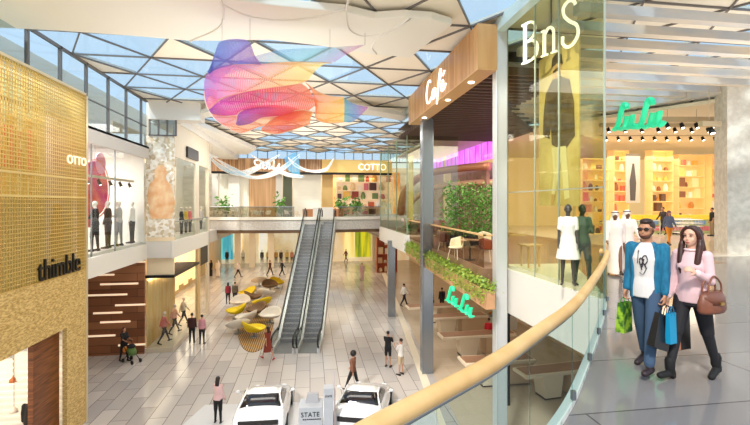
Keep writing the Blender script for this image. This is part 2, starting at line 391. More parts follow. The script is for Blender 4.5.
# smooth white soffit in front with scooped edge
def sp_(px, py, z=7.2): return W(px, (z-CZ)*F/(CY-py))
far_e = [sp_(*p) for p in ((-60, 24), (0, 28), (60, 31), (130, 36), (190, 41), (222, 41), (270, 40), (320, 46), (370, 54), (410, 58))]
near_e = [sp_(*p) for p in ((452, 25), (432, 19), (405, 17), (375, 19), (345, 12), (310, 9), (270, 5), (235, 0), (205, -12), (120, -25), (0, -30), (-80, -30))]
bm = nb(); prism(bm, far_e+near_e, 7.2, 7.42); struct('ceiling_soffit', bm, soft, bevel=.03)
bm = nb()
def hoop(pts, r=.03): tube(bm, [(x, y, 7.19) for x, y in [(p.x, p.y) for p in smoothline([(*sp_(*q), 0) for q in pts], 6)]], r, 6)
hoop([(218, -8), (224, 12), (218, 28), (190, 41)]); hoop([(222, 4), (250, 16), (285, 20), (320, 16), (345, 8)]); hoop([(350, -8), (346, 14), (350, 30), (366, 36), (392, 30), (410, 18)]); hoop([(410, 18), (385, 34), (372, 46), (376, 54)])
struct('trim_soffit', bm, white, smooth=True)
# pale edge band at the right side of the roof
bm = nb(); box(bm, 5.5, 5.75, 8.2, 26, 7.15, 7.5); struct('trim_roof_edge', bm, mat('pale_blue_edge', (206, 228, 228), .3))
# deck-side roof beams
bm = nb()
k = 0; y = 9.6
while y < 22.5:
    xe = 24 if y < 13 else 6.3+(24-6.3)*1.0
    # the beams stop where the supermarket ceiling begins
    lim = 16.4-(y-15.8)*(16.4-13.2)/(21.5-15.8) if y > 15.8 else 24
    v = box(bm, 6.4, lim, y-.13, y+.13, 6.62, 6.86); y += .98
beam = mat('deck_beam', (226, 208, 184), .35, col2=(176, 182, 190), scale=1.2, stretch=(.3, 1, 1))
struct('trim_beams', bm, beam)
bm = nb(); slabbox(bm, (17.4, 14.8), (12.6, 22.6), .5, 6.55, 6.9); struct('trim_diagonal', bm, beam)
# supermarket ceiling and back wall
bm = nb(); prism(bm, [(17.6, 14.9), (46, 14.9), (46, 40), (8, 40), (8, 28), (12.8, 22.7)], 6.3, 6.45); struct('ceiling_market', bm, mat('market_ceiling', (238, 226, 200), .6))
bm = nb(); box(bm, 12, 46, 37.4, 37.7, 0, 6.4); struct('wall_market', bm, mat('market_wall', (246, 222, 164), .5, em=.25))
# concrete column at right
bm = nb(); cx_, cy_ = W(750, 17.0); box(bm, cx_-.6, cx_+1.2, cy_-.3, cy_+1.0, 0, 7.5, rz=-.5)
struct('wall_column', bm, mat('concrete', (206, 200, 188), .8, col2=(228, 222, 210), scale=5, bump=.2, detail=8))
# right-side columns
def column(x, y, z0, z1, w, m):
    bm = nb(); box(bm, x-w/2, x+w/2, y-w/2, y+w/2, z0, z1)
    box(bm, x-w/2-.03, x-w/2+.02, y-w/2-.03, y-w/2+.03, z0, z1); return struct('trim_column', bm, m, bevel=.03)
colm = mat('column_steel', (148, 154, 162), .22, .75)
column(5.5, 19.9, -6, 6.05, .52, colm); column(5.75, 30.2, -6, -.6, .5, colm)
column(5.68, 12.3, -6, 7.5, .34, mat('column_white', (204, 206, 206), .35, .2))
column(7.7, 16.2, -6, -.9, .3, dark)
# ceilings below the right slab, and back walls of the right side
bm = nb(); prism(bm, [(5.5, 12.7), (14, 12.7), (14, 60), (6.2, 60), (6.2, 25)], -1.1, -1.01); struct('ceiling_lower', bm, cream)
bm = nb(); box(bm, 14, 14.3, 8, 60, -6, -.9); struct('wall_right_lower', bm, mat('counter_wall', (220, 190, 150), .5, col2=(240, 220, 190), scale=.7))
bm = nb(); box(bm, 12.6, 12.8, 26.5, 46, 0, 4.9); struct('wall_cafe', bm, mat('taupe_wall', (176, 148, 136), .5, col2=(196, 164, 150), scale=1))
# cafe slatted ceiling
bm = nb(); y = 12.9
while y < 27: box(bm, 5.6, 8.6 if y < 18 else min(12.6, 8.6+(y-18)*.8), y-.06, y+.06, 6.1, 6.35); y += .42
struct('ceiling_slats', bm, mat('slat_brown', (96, 72, 60), .5))
bm = nb(); prism(bm, [(5.6, 12.7), (8.6, 12.7), (8.6, 18), (12.6, 23), (12.6, 27), (5.6, 27)], 6.7, 6.78); struct('ceiling_cafe', bm, dark)
# ================================================================ figures
def capsule(bm, a, ra, b, rb, seg=10):
    a = Vector(a); b = Vector(b); d = b-a
    if d.length < 1e-4: ball(bm, a, ra, seg=seg); return
    d.normalize(); u = d.orthogonal().normalized(); v = d.cross(u)
    P = [(-math.cos(t), math.sin(t)) for t in (.25, .8, PI/2)]; rs = []
    for c, s_ in P: rs.append(ring(bm, a+d*ra*c, u, v, max(ra*s_, .001), seg))
    for c, s_ in P[::-1]: rs.append(ring(bm, b-d*rb*c, u, v, max(rb*s_, .001), seg))
    for i in range(len(rs)-1): bridge(bm, rs[i], rs[i+1])
    bm.faces.new(rs[0][::-1]); bm.faces.new(rs[-1])
def rloft(bm, rings, seg=18, a0=0, a1=2*PI):
    rs = []
    for (x, y, z, rx, ry) in rings: rs.append(ring(bm, Vector((x, y, z)), Vector((1, 0, 0)), Vector((0, 1, 0)), rx, seg, ry))
    for i in range(len(rs)-1): bridge(bm, rs[i], rs[i+1])
    bm.faces.new(rs[0][::-1]); bm.faces.new(rs[-1])
def voxel(o, v, sm=2):
    m = o.modifiers.new('remesh', 'REMESH'); m.mode = 'VOXEL'; m.voxel_size = v; m.use_smooth_shade = True
    if sm:
        s = o.modifiers.new('smooth', 'SMOOTH'); s.factor = .5; s.iterations = sm
def joints(p, fem):
    """joint positions of a 1.75 m figure facing +Y"""
    J = {}; sw = .148 if fem else .176
    lean = p.get('lean', 0)
    def L(v): return Matrix.Rotation(-lean, 3, 'X') @ (Vector(v)-Vector((0, 0, .95)))+Vector((0, 0, .95))
    for s, k in ((-1, 'l'), (1, 'r')):
        th, kn, ab = p.get(k+'leg', (0, 0, .03)); hip = Vector((s*.088, 0, .93)); J[k+'hip'] = hip
        d = Vector((s*math.sin(ab), math.sin(th)*math.cos(ab), -math.cos(th)*math.cos(ab))); J[k+'knee'] = hip+d*.43
        d2 = Vector((s*math.sin(ab), math.sin(th-kn)*math.cos(ab), -math.cos(th-kn)*math.cos(ab))); J[k+'ank'] = J[k+'knee']+d2*.43
        pit = p.get(k+'foot', 0); J[k+'toe'] = J[k+'ank']+Vector((s*.02, math.cos(pit)*.17, -.05+math.sin(pit)*.17)); J[k+'heel'] = J[k+'ank']+Vector((0, -.05*math.cos(pit), -.045-math.sin(pit)*.05))
        pi_, el, aab = p.get(k+'arm', (0, .15, .12)); inw = p.get(k+'in', 0)
        sh = Vector((s*sw, 0, 1.425)); J[k+'sh'] = L(sh)
        d = Vector((s*math.sin(aab), math.sin(pi_)*math.cos(aab), -math.cos(pi_)*math.cos(aab))); J[k+'elb'] = L(sh+d*.285)
        q = pi_+el; d = Vector((s*(math.sin(aab)*.5-inw), math.sin(q), -math.cos(q))).normalized(); J[k+'wri'] = L(sh+Vector((s*math.sin(aab), math.sin(pi_)*math.cos(aab), -math.cos(pi_)*math.cos(aab)))*.285+d*.245)
        J[k+'hd'] = (Matrix.Rotation(-lean, 3, 'X') @ d).normalized()
    J['head'] = L((0, .015+p.get('headf', 0), 1.635)); J['neck'] = L((0, -.01, 1.47)); J['chest'] = L((0, 0, 1.3)); J['waist'] = L((0, 0, 1.08)); J['base'] = L((0, -.01, 1.52))
    low = min(J[k+q].z for k in 'lr' for q in ('toe', 'heel'))
    J['drop'] = .03-low
    return J
def hand(bm, J, k, s, grip=.6, seg=6):
    w_ = J[k+'wri']; d = J[k+'hd']; side = Vector((s, 0, 0)); fw = (Vector((0, 1, 0))-d*d.y).normalized(); nrm = d.cross(fw).normalized()*(-1 if d.cross(fw).x*s > 0 else 1)
    pal = w_+d*.085
    for t in (-.026, -.009, .009, .026): capsule(bm, w_+fw*t*.6+d*.01, .016, pal+fw*t, .0135, seg)
    for t, ln in ((.030, .066), (.010, .076), (-.010, .070), (-.029, .054)):
        a = pal+fw*t; m1 = a+(d*math.cos(grip*.5)+nrm*math.sin(grip*.5))*ln*.45; m2 = m1+(d*math.cos(grip*1.4)+nrm*math.sin(grip*1.4))*ln*.35; m3 = m2+(d*math.cos(grip*2.2)+nrm*math.sin(grip*2.2))*ln*.25
        capsule(bm, a, .0095, m1, .0088, seg); capsule(bm, m1, .0088, m2, .008, seg); capsule(bm, m2, .008, m3, .007, seg)
    a = w_+d*.03+fw*.028; b = a+(d*.6+fw*.7+nrm*.25).normalized()*.035; c_ = b+(d*.9+fw*.2+nrm*.3).normalized()*.03
    capsule(bm, a, .013, b, .0105, seg); capsule(bm, b, .0105, c_, .0085, seg)
    return pal
def bodymesh(J, fem, seg=10, face=True, hands=True):
    bm = nb(); s0 = .93 if fem else 1
    for s, k in ((-1, 'l'), (1, 'r')):
        capsule(bm, J[k+'hip'], .088*s0, J[k+'knee'], .056*s0, seg); capsule(bm, J[k+'knee'], .054*s0, J[k+'knee'].lerp(J[k+'ank'], .35)+Vector((0, -.004, 0)), .050*s0, seg)
        capsule(bm, J[k+'knee'].lerp(J[k+'ank'], .35), .049*s0, J[k+'ank'], .032*s0, seg)
        capsule(bm, J[k+'heel'], .034, J[k+'toe'], .030, seg); capsule(bm, J[k+'ank'], .036, J[k+'heel'], .034, seg)
        capsule(bm, J[k+'sh'], .053*s0, J[k+'elb'], .038*s0, seg); capsule(bm, J[k+'elb'], .038*s0, J[k+'wri'], .025*s0, seg)
        capsule(bm, J['chest'].lerp(J[k+'sh'], .5)+Vector((0, 0, .03)), .055*s0, J[k+'sh'], .047*s0, seg)
        if hands: hand(bm, J, k, s, J.get('grip', .6))
        else: capsule(bm, J[k+'wri'], .026, J[k+'wri']+J[k+'hd']*.14, .018, seg)
    torso(bm, J, fem, 0, seg)
    capsule(bm, J['neck'], .056*s0, J['base']+Vector((0, .01, .05)), .05*s0, seg)
    h = J['head']; ball(bm, h+Vector((0, -.012, .025)), .076, .094, .092, 16); ball(bm, h+Vector((0, .018, -.045)), .058, .068, .068, 14)
    ball(bm, h+Vector((0, .052, -.085)), .028, .024, .022, 10)
    if face:
        tube(bm, [h+Vector((0, .078, .02)), h+Vector((0, .095, -.012)), h+Vector((0, .103, -.028)), h+Vector((0, .085, -.036))], [.008, .010, .013, .009], 8)
        for s in (-1, 1):
            ball(bm, h+Vector((s*.078, -.01, -.008)), .010, .018, .028, 8); ball(bm, h+Vector((s*.036, .062, -.035)), .022, .018, .022, 8)
            ball(bm, h+Vector((s*.030, .070, .028)), .026, .014, .009, 8)
        ball(bm, h+Vector((0, .083, -.060)), .022, .010, .007, 8); ball(bm, h+Vector((0, .080, -.070)), .019, .010, .007, 8)
    return bm
def torso(bm, J, fem, inf=0, seg=10, z0=None, hemf=0):
    w_ = J['waist']; c_ = J['chest']; n = J['neck']; s0 = .88 if fem else 1
    hipw = .165 if fem else .16
    R = [(0, 0, .84, hipw*.80, .095), (0, -.005, .93, hipw, .115), (w_.x, w_.y*.5, 1.0, hipw*.96, .108), (w_.x, w_.y, w_.z, .125 if fem else .145, .095), (c_.x, (w_.y+c_.y)/2, 1.19, .14*s0+.0, .105), (c_.x, c_.y+.005, c_.z, .160*s0, .112), (n.x, (c_.y+n.y)/2, 1.40, .138*s0, .088), (n.x, n.y, 1.455, .088*s0, .066), (n.x, n.y, 1.485, .055, .052)]
    if z0 is not None: R = [(R[1][0], R[1][1], z0, R[1][3]*(1+hemf), R[1][4]*(1+hemf))]+[r for r in R if r[2] > z0+.02]
    rloft(bm, [(x, y, z, rx+inf, ry+inf) for x, y, z, rx, ry in R], seg*2)
    if fem:
        for s in (-1, 1): ball(bm, c_+Vector((s*.062, .062, -.01)), .058+inf, .048+inf, .058+inf, 12)
def figure(name, label, cat, loc, rz, h=1.75, fem=False, pose={}, skin=(196, 142, 112), top=(90, 90, 90), bot=(40, 40, 50), hair=(30, 22, 18), hairlen=0, sleeve=1, shoes=(30, 26, 24), skirt=None, robe=None, scarf=None, legs=True, shorts=False, v=.022, group=None, afro=False, heels=False, plain=False, z_hem=.90):
    """a clothed standing or walking figure; plain = one unclothed display body"""
    t = thing(name, label, cat, loc, rz, group); t.scale = (h/1.75,)*3
    J = joints(pose, fem); J['grip'] = pose.get('grip', .6); dz = J['drop']; fine = v < .015
    def fin(o, vv=v, sm=2): o.location.z = dz; voxel(o, vv, sm); return o
    kn = 'm_%d_%d_%d'
    def cm(c, r=.75, **k): return mat('cloth_%d_%d_%d' % tuple(c[:3]), c, r, **k)
    b = obj('body', bodymesh(J, fem, 12 if fine else 8, True, True), mat('skin_%d_%d_%d' % tuple(skin), skin, .5 if not plain else .3), t)
    fin(b, min(v, .02))
    sg = 12 if fine else 8
    if not plain or top:
        if robe:
            bm = nb(); w_ = J['waist']
            ext = max(abs(J['lank'].y), abs(J['rank'].y))*.6; my = (J['lank'].y+J['rank'].y)/2
            rloft(bm, [(0, my, .06-dz, .20, .13+ext), (0, my*.7, .4, .19, .13+ext*.6), (0, 0, .93, .19, .14), (0, w_.y, 1.08, .175, .13), (0, J['chest'].y, 1.3, .19, .14), (0, J['neck'].y, 1.42, .16, .11), (0, J['neck'].y, 1.5, .06, .06)], 20)
            for k in 'lr': capsule(bm, J[k+'sh'], .075, J[k+'elb'], .068, sg); capsule(bm, J[k+'elb'], .062, J[k+'wri'], .055, sg)
            fin(obj('robe', bm, cm(robe), t), v, 2)
        else:
            bm = nb(); torso(bm, J, fem, .014, sg, z_hem)
            for s, k in ((-1, 'l'), (1, 'r')):
                capsule(bm, J['chest'].lerp(J[k+'sh'], .5)+Vector((0, 0, .03)), .064, J[k+'sh'], .058, sg)
                e = J[k+'elb'] if sleeve >= .5 else J[k+'sh'].lerp(J[k+'elb'], sleeve*2+.15)
                capsule(bm, J[k+'sh'], .058, e, .050, sg)
                if sleeve > .5: capsule(bm, J[k+'elb'], .052, J[k+'elb'].lerp(J[k+'wri'], (sleeve-.5)*2), .040, sg)
            fin(obj('shirt' if not skirt else 'dress_top', bm, cm(top), t))
            if skirt:
                bm = nb(); zz = skirt[1]
                rloft(bm, [(0, 0, zz, .22+.1*(.9-zz), .15+.12*(.9-zz)), (0, 0, .88, .19, .14), (0, 0, 1.05, .145, .115)], 18); fin(obj('skirt', bm, cm(skirt[0]), t))
            elif legs:
                bm = nb(); rloft(bm, [(0, 0, .84, .15, .11), (0, -.005, .93, .172, .125), (0, 0, 1.0, .163, .118), (0, 0, 1.02, .15, .11)], 18)
                for k in 'lr':
                    capsule(bm, J[k+'hip'], .099, J[k+'knee'] if not shorts else J[k+'hip'].lerp(J[k+'knee'], .85), .070, sg)
                    if not shorts: capsule(bm, J[k+'knee'], .070 if not fem else .062, J[k+'ank']+Vector((0, 0, .03)), .056 if not fem else .043, sg)
                fin(obj('trousers', bm, cm(bot), t))
        if shoes:
            for k in 'lr':
                bm = nb(); capsule(bm, J[k+'heel'], .042, J[k+'toe'], .038, sg); capsule(bm, J[k+'ank'], .046, J[k+'heel'], .042, sg); fin(obj('shoe', bm, cm(shoes, .5), t))
    hd = J['head']
    if scarf:
        bm = nb(); ball(bm, hd+Vector((0, -.02, .03)), .092, .108, .098, 16); rloft(bm, [(0, hd.y-.07, hd.z-.26, .16, .075), (0, hd.y-.06, hd.z-.1, .115, .075), (0, hd.y-.04, hd.z+.05, .09, .08)], 16)
        fin(obj('headscarf', bm, cm(scarf), t), min(v, .02))
        if scarf[0] > 200:
            bm = nb(); tube(bm, [hd+Vector((math.cos(a)*.09, -.02+math.sin(a)*.105, .075)) for a in [i*PI/8 for i in range(16)]], .011, 6, closed=True); o = obj('head_cord', bm, cm((20, 18, 18)), t, True); o.location.z = dz
    elif hair:
        bm = nb(); rr_ = .15 if afro else 0
        if afro: ball(bm, hd+Vector((0, -.03, .05)), .145, .14, .14, 16)
        else:
            ball(bm, hd+Vector((0, -.024, .040)), .083, .096, .090, 16)
        if hairlen:
            rloft(bm, [(0, hd.y-.075, hd.z-hairlen, .05, .028), (0, hd.y-.075, hd.z-hairlen*.6, .085, .04), (0, hd.y-.06, hd.z-.05, .085, .055), (0, hd.y-.05, hd.z+.06, .07, .05)], 14)
        fin(obj('hair', bm, mat('hair_%d' % hair[0], hair, .45), t), min(v, .018))
    return t
WALK1 = dict(lleg=(.42, .08, .02), rleg=(-.32, .25, .02), rfoot=-.5, lfoot=.1, larm=(-.35, .2, .14), rarm=(.35, .35, .12))
WALK2 = dict(rleg=(.42, .08, .02), lleg=(-.32, .25, .02), lfoot=-.5, rfoot=.1, larm=(.35, .3, .14), rarm=(-.35, .2, .12))
STAND = dict(larm=(.05, .2, .12), rarm=(0, .2, .12))
PUSH = dict(larm=(.5, .9, .05), rarm=(.5, .9, .05), lleg=(.2, .05, .02), rleg=(-.15, .1, .02))
TALK = dict(larm=(.4, 1.5, .08), rarm=(.1, .3, .1), lin=.4)
PHOTO = dict(larm=(.6, 1.9, .1), rarm=(.6, 1.9, .1), lin=.3, rin=.3)
SHIFT = dict(lleg=(.12, .15, .06), rleg=(-.05, 0, .05), larm=(.3, 1.3, .08), rarm=(0, .2, .15), lin=.5)
TOCAM = PI
def g0(px, py): x, y = onfloor(px, py, -6); return (x, y, -6)
def u0(px, py): x, y = onfloor(px, py, 0); return (x, y, 0)
P = 'person'
figure(P, 'person in black T-shirt and black trousers pushing a stroller by the plank wall', P, g0(124, 361), -2.2, 1.72, True, PUSH, top=(24, 24, 26), bot=(22, 22, 24), sleeve=.4, hair=(70, 40, 24), hairlen=.2)
figure(P, 'person in dark red top beside another shopper near the mannequin case', P, g0(192, 343), .1, 1.72, False, STAND, top=(64, 30, 30), bot=(26, 24, 26))
figure(P, 'person in pink top with black shoulder bag near the mannequin case', P, g0(202, 344), -.1, 1.68, True, STAND, top=(214, 150, 160), bot=(34, 34, 40), hair=(24, 20, 20))
figure(P, 'person in long black cloak at far left of the ground floor', P, g0(211, 276), 2.6, 1.75, True, STAND, robe=(22, 20, 24), scarf=(22, 20, 24))
figure(P, 'person in white robe standing beside the one in a black cloak', P, g0(218, 277), 2.8, 1.8, False, STAND, robe=(236, 226, 218), scarf=(240, 234, 228))
figure(P, 'person in pale top and dark shorts striding across the far floor', P, g0(238, 278), -1.4, 1.75, False, WALK1, top=(226, 214, 214), bot=(40, 38, 44), scarf=(242, 238, 232))
figure(P, 'person in brown jacket, left one of the far walking pair in front of the shops', P, g0(270, 276), -.8, 1.75, False, WALK2, top=(86, 46, 34), bot=(42, 38, 40))
figure(P, 'person in black, right one of the far walking pair in front of the shops', P, g0(282, 276), -1.0, 1.75, False, WALK1, top=(28, 28, 34), bot=(26, 26, 30))
figure(P, 'person in crimson top seen from behind, beside the yellow lounge chairs', P, g0(228, 304), .1, 1.72, True, STAND, top=(140, 36, 56), bot=(32, 30, 36), hair=(36, 24, 20), hairlen=.2)
figure(P, 'person in olive grey coat seen from behind, beside the yellow lounge chairs', P, g0(235, 304), -.1, 1.76, False, STAND, top=(104, 98, 84), bot=(40, 38, 40))
figure(P, 'person in rust red dress walking past the foot of the escalators', P, g0(268, 360), .7, 1.72, True, WALK1, top=(132, 50, 34), skirt=((132, 50, 34), .45), hair=(46, 24, 16), hairlen=.35, sleeve=.3, shoes=(190, 60, 70))
figure(P, 'person with big curly black hair and brown jacket striding across the floor', P, g0(353, 392), .9, 1.72, True, WALK1, top=(126, 82, 62), bot=(28, 26, 28), hair=(18, 14, 14), afro=True, sleeve=.9)
figure(P, 'person in black top and shorts with backpack looking upwards', P, g0(388, 367), -.5, 1.76, False, PHOTO, top=(24, 24, 28), bot=(24, 24, 28), shorts=True, sleeve=.35)
figure(P, 'person in white top and beige shorts turned towards the one with a backpack', P, g0(401, 375), .6, 1.7, True, PHOTO, top=(238, 232, 226), bot=(206, 182, 150), shorts=True, hair=(44, 24, 18), sleeve=.35)
figure(P, 'person in pale pink shirt and black trousers standing left of the white car', P, g0(218, 424), -.4, 1.72, True, TALK, top=(232, 190, 188), bot=(20, 20, 24), hair=(36, 20, 16), hairlen=.4)
figure(P, 'person in long pale pink robe standing in the passage under the bridge', P, g0(362, 280), 2.9, 1.8, False, STAND, robe=(226, 190, 196))
figure(P, 'person in brown clothes in the passage under the bridge by the yellow shop', P, g0(346, 262), 2.2, 1.75, False, WALK1, top=(120, 66, 44), bot=(60, 40, 34))
figure(P, 'person in white shirt and black trousers behind the steel column', P, g0(404, 306), -1.2, 1.76, False, WALK1, top=(238, 234, 228), bot=(30, 30, 34))
figure(P, 'person in cream top with dark skirt beside the far checkout counter', P, g0(432, 312), .3, 1.72, True, STAND, top=(226, 208, 190), bot=(34, 30, 34))
figure(P, 'person in black jacket next to the green hanging sign', P, g0(442, 311), .1, 1.75, False, STAND, top=(36, 34, 38), bot=(30, 30, 36))
figure(P, 'person in bright red T-shirt and jeans at the checkout counter', P, g0(489, 350), -.2, 1.76, False, STAND, top=(204, 24, 44), bot=(86, 110, 150), sleeve=.4, hair=(56, 32, 22))
figure(P, 'person in dark coat standing inside the gold shop entrance', P, (-9.03, 15.6, -6), .3, 1.75, False, STAND, top=(20, 18, 20), bot=(20, 18, 20), hair=(160, 156, 152), robe=(20, 18, 20))
# upper deck
figure(P, 'person in white robe and white headdress, left of the two walking together', P, u0(615, 275), 2.6, 1.8, False, WALK1, robe=(244, 226, 218), scarf=(246, 240, 236), skin=(120, 78, 56), v=.016, shoes=(60, 40, 30))
figure(P, 'person in white robe and white headdress, right of the two walking together', P, u0(627, 271), 2.9, 1.82, False, WALK2, robe=(240, 220, 210), scarf=(246, 240, 236), skin=(110, 70, 50), v=.016, shoes=(60, 40, 30))
figure(P, 'person in dark top and black trousers near the supermarket barrier', P, u0(663, 235), 1.6, 1.8, False, WALK1, top=(60, 54, 58), bot=(24, 24, 28))
figure(P, 'person in blue headscarf and grey top with orange trousers', P, u0(669, 246), 2.8, 1.68, True, WALK2, top=(96, 104, 132), bot=(226, 140, 40), scarf=(128, 96, 110))
figure(P, 'person in black T-shirt and khaki trousers carrying a red bag', P, u0(712, 236), 1.2, 1.76, False, STAND, top=(24, 24, 26), bot=(150, 128, 100), sleeve=.4)
# ================================================================ the couple in front
def cmt(n, c, r=.75, **k): return mat(n, c, r, **k)
mx, my = onfloor(647, 370, 0)
MR = 2.05
man = figure(P, 'bearded person in sunglasses, teal cardigan, printed white T-shirt and jeans', P, (mx, my, 0), MR, 1.78, False,
    dict(lleg=(.30, .06, .03), rleg=(-.20, .18, .04), rfoot=-.35, lfoot=.06, larm=(.10, .12, .10), rarm=(-.02, .25, .09), grip=1.1), skin=(190, 136, 104), top=(222, 216, 214), bot=(62, 84, 112), hair=(46, 28, 20), sleeve=.3, shoes=(44, 30, 36), v=.0095, z_hem=.84)
MC['cloth_62_84_112'].node_tree.nodes['Principled BSDF'].inputs['Roughness'].default_value = .85
PJ = joints(dict(lleg=(.30, .06, .03), rleg=(-.20, .18, .04), rfoot=-.35, lfoot=.06, larm=(.10, .12, .10), rarm=(-.02, .25, .09)), False); dzm = PJ['drop']
teal = cmt('teal_knit', (22, 116, 152), .8, col2=(14, 92, 128), scale=30, stretch=(1, 1, .3), bump=.15)
bm = nb()       # cardigan: open in front
def arcshell(bm, rings, a0, a1, th, n=24):
    ins = []; outs = []
    for (x, y, z, rx, ry) in rings:
        A = [a0+(a1-a0)*i/n for i in range(n+1)]
        outs.append([bm.verts.new((x+math.cos(a)*rx, y+math.sin(a)*ry, z)) for a in A]); ins.append([bm.verts.new((x+math.cos(a)*(rx-th), y+math.sin(a)*(ry-th), z)) for a in A])
    for L_ in (outs, ins):
        for i in range(len(L_)-1):
            for j in range(n): bm.faces.new((L_[i][j], L_[i][j+1], L_[i+1][j+1], L_[i+1][j]))
    for i in range(len(outs)-1):
        for j in (0, n): bm.faces.new((outs[i][j], ins[i][j], ins[i+1][j], outs[i+1][j]))
    for j in range(n):
        bm.faces.new((outs[0][j], ins[0][j], ins[0][j+1], outs[0][j+1])); bm.faces.new((outs[-1][j], ins[-1][j], ins[-1][j+1], outs[-1][j+1]))
g_ = 1.35
arcshell(bm, [(0, -.01, .82, .184, .146), (0, -.005, .93, .186, .144), (0, 0, 1.08, .172, .134), (0, 0, 1.2, .180, .138), (0, 0, 1.3, .186, .140), (0, -.005, 1.40, .160, .118), (0, -.012, 1.455, .112, .088), (0, -.02, 1.49, .078, .070)], PI/2+g_*.55, PI/2+2*PI-g_*.55, .028)
for s, k in ((-1, 'l'), (1, 'r')):
    capsule(bm, PJ['chest'].lerp(PJ[k+'sh'], .7)+Vector((0, 0, .03)), .062, PJ[k+'sh'], .064, 14); capsule(bm, PJ[k+'sh'], .064, PJ[k+'elb'], .050, 14); capsule(bm, PJ[k+'elb'], .050, PJ[k+'elb'].lerp(PJ[k+'wri'], .90), .040, 14)
o = obj('cardigan', bm, teal, man); o.location.z = dzm; voxel(o, .011, 2)
# printed sketch on the shirt (black ink lines)
bm = nb()
def onchest(x, z): return (x, .137+.004*math.cos(x*6)-abs(x)*.20-max(0, 1.22-z)*.05-max(0, z-1.34)*.10, z)
def ink(pts, r=.004): tube(bm, smoothline([onchest(*p) for p in pts], 4), r, 5)
ink([(-.03, 1.23), (-.055, 1.28), (-.04, 1.34), (-.01, 1.32), (-.012, 1.26), (-.03, 1.23), (-.045, 1.19)], .006); ink([(.01, 1.22), (-.01, 1.27), (.012, 1.31), (.028, 1.27), (.012, 1.22), (.0, 1.17)], .006)
ink([(.04, 1.40), (.045, 1.32), (.05, 1.24)]); ink([(.03, 1.39), (.052, 1.37)]); ink([(-.05, 1.2), (-.01, 1.12), (.03, 1.14)]); ink([(-.02, 1.30), (.0, 1.2)], .007)
o = obj('shirt_print', bm, cmt('ink', (36, 30, 40)), man); o.location.z = dzm
hd = PJ['head']
bm = nb()
for s in (-1, 1): ball(bm, hd+Vector((s*.034, .090, .008)), .029, .010, .021, 12)
tube(bm, [hd+Vector((-.012, .099, .014)), hd+Vector((.012, .099, .014))], .004, 6)
for s in (-1, 1): tube(bm, [hd+Vector((s*.062, .085, .014)), hd+Vector((s*.082, .0, .012))], .004, 6)
o = obj('sunglasses', bm, mat('lens_brown', (40, 20, 16), .15), man, True); o.location.z = dzm
bm = nb(); ball(bm, hd+Vector((0, .040, -.080)), .056, .050, .034, 14); tube(bm, smoothline([hd+Vector((-.03, .088, -.054)), hd+Vector((0, .102, -.046)), hd+Vector((.03, .088, -.054))], 4), .006, 6)
for s in (-1, 1): tube(bm, smoothline([hd+Vector((s*.077, .01, .0)), hd+Vector((s*.070, .02, -.04)), hd+Vector((s*.045, .055, -.078))], 4), .013, 6)
o = obj('beard', bm, cmt('beard', (84, 54, 40), .9), man); o.location.z = dzm; voxel(o, .008, 1)
bm = nb(); tube(bm, smoothline([hd+Vector((-.022, .092, -.064)), hd+Vector((0, .100, -.065)), hd+Vector((.022, .092, -.064))], 4), .005, 6)
o = obj('lips', bm, cmt('lips', (170, 100, 88), .5), man); o.location.z = dzm
bm = nb(); ball(bm, hd+Vector((0, .0, .095)), .070, .088, .040, 16); ball(bm, hd+Vector((0, .055, .092)), .055, .030, .028, 12)
o = obj('quiff', bm, MC['hair_46'], man); o.location.z = dzm; voxel(o, .009, 1)
# woman
wx, wy = onfloor(692, 378, 0)
WP = dict(lleg=(-.30, .12, .03), rleg=(.32, .04, .03), lfoot=-.3, rfoot=.05, rarm=(.10, .18, .14), larm=(.10, 1.95, .16), lin=.30, grip=1.0)
WR = 1.95
wom = figure(P, 'person with long brown hair, pink striped shirt and black skinny jeans', P, (wx, wy, 0), WR, 1.74, True, WP, skin=(226, 176, 150), top=(226, 188, 192), bot=(30, 28, 34), hair=(58, 28, 22), hairlen=0, sleeve=.95, shoes=(20, 18, 20), v=.0095, z_hem=.88)
QJ = joints(WP, True); dzw = QJ['drop']; hd = QJ['head']
bm = nb(); 
for s in (-1, 1):
    tube(bm, smoothline([hd+Vector((s*.02, .05, .115)), hd+Vector((s*.068, .035, .06)), hd+Vector((s*.086, .005, -.02)), hd+Vector((s*.092, .02, -.12)), hd+Vector((s*.088, .05, -.24)), hd+Vector((s*.075, .075, -.36)), hd+Vector((s*.07, .09, -.43))], 4), [.022]*5+[.03]*6+[.036]*8+[.03]*3+[.02, .014, .01], 8)
rloft(bm, [(0, -.11, 1.27, .06, .02), (0, -.11, 1.38, .11, .035), (0, -.09, 1.50, .105, .05), (0, -.07, 1.6, .09, .065), (0, -.04, 1.70, .085, .08), (0, -.03, 1.745, .06, .06)], 18)
o = obj('long_hair', bm, mat('hair_auburn', (74, 34, 26), .4, col2=(50, 24, 20), scale=20, stretch=(3, 3, .3)), wom); o.location.z = dzw; voxel(o, .009, 2)
bm = nb()
for s in (-1, 1): ball(bm, hd+Vector((s*.030, .082, .010)), .013, .007, .006, 10)
o = obj('eye', bm, mat('eye_dark', (40, 24, 20), .2), wom, True); o.location.z = dzw
bm = nb()
for s in (-1, 1): tube(bm, smoothline([hd+Vector((s*.012, .090, .030)), hd+Vector((s*.032, .088, .036)), hd+Vector((s*.050, .074, .028))], 3), .003, 5)
o = obj('eyebrow', bm, MC['hair_58'], wom, True); o.location.z = dzw
bm = nb(); ball(bm, hd+Vector((0, .090, -.064)), .021, .008, .0085, 10)
o = obj('lips', bm, cmt('lips_rose', (190, 84, 86), .4), wom, True); o.location.z = dzw
bm = nb(); tube(bm, [QJ['neck']+Vector((math.cos(a)*.068, .012+math.sin(a)*.066, .012)) for a in [i*PI/8 for i in range(16)]], .016, 6, closed=True)
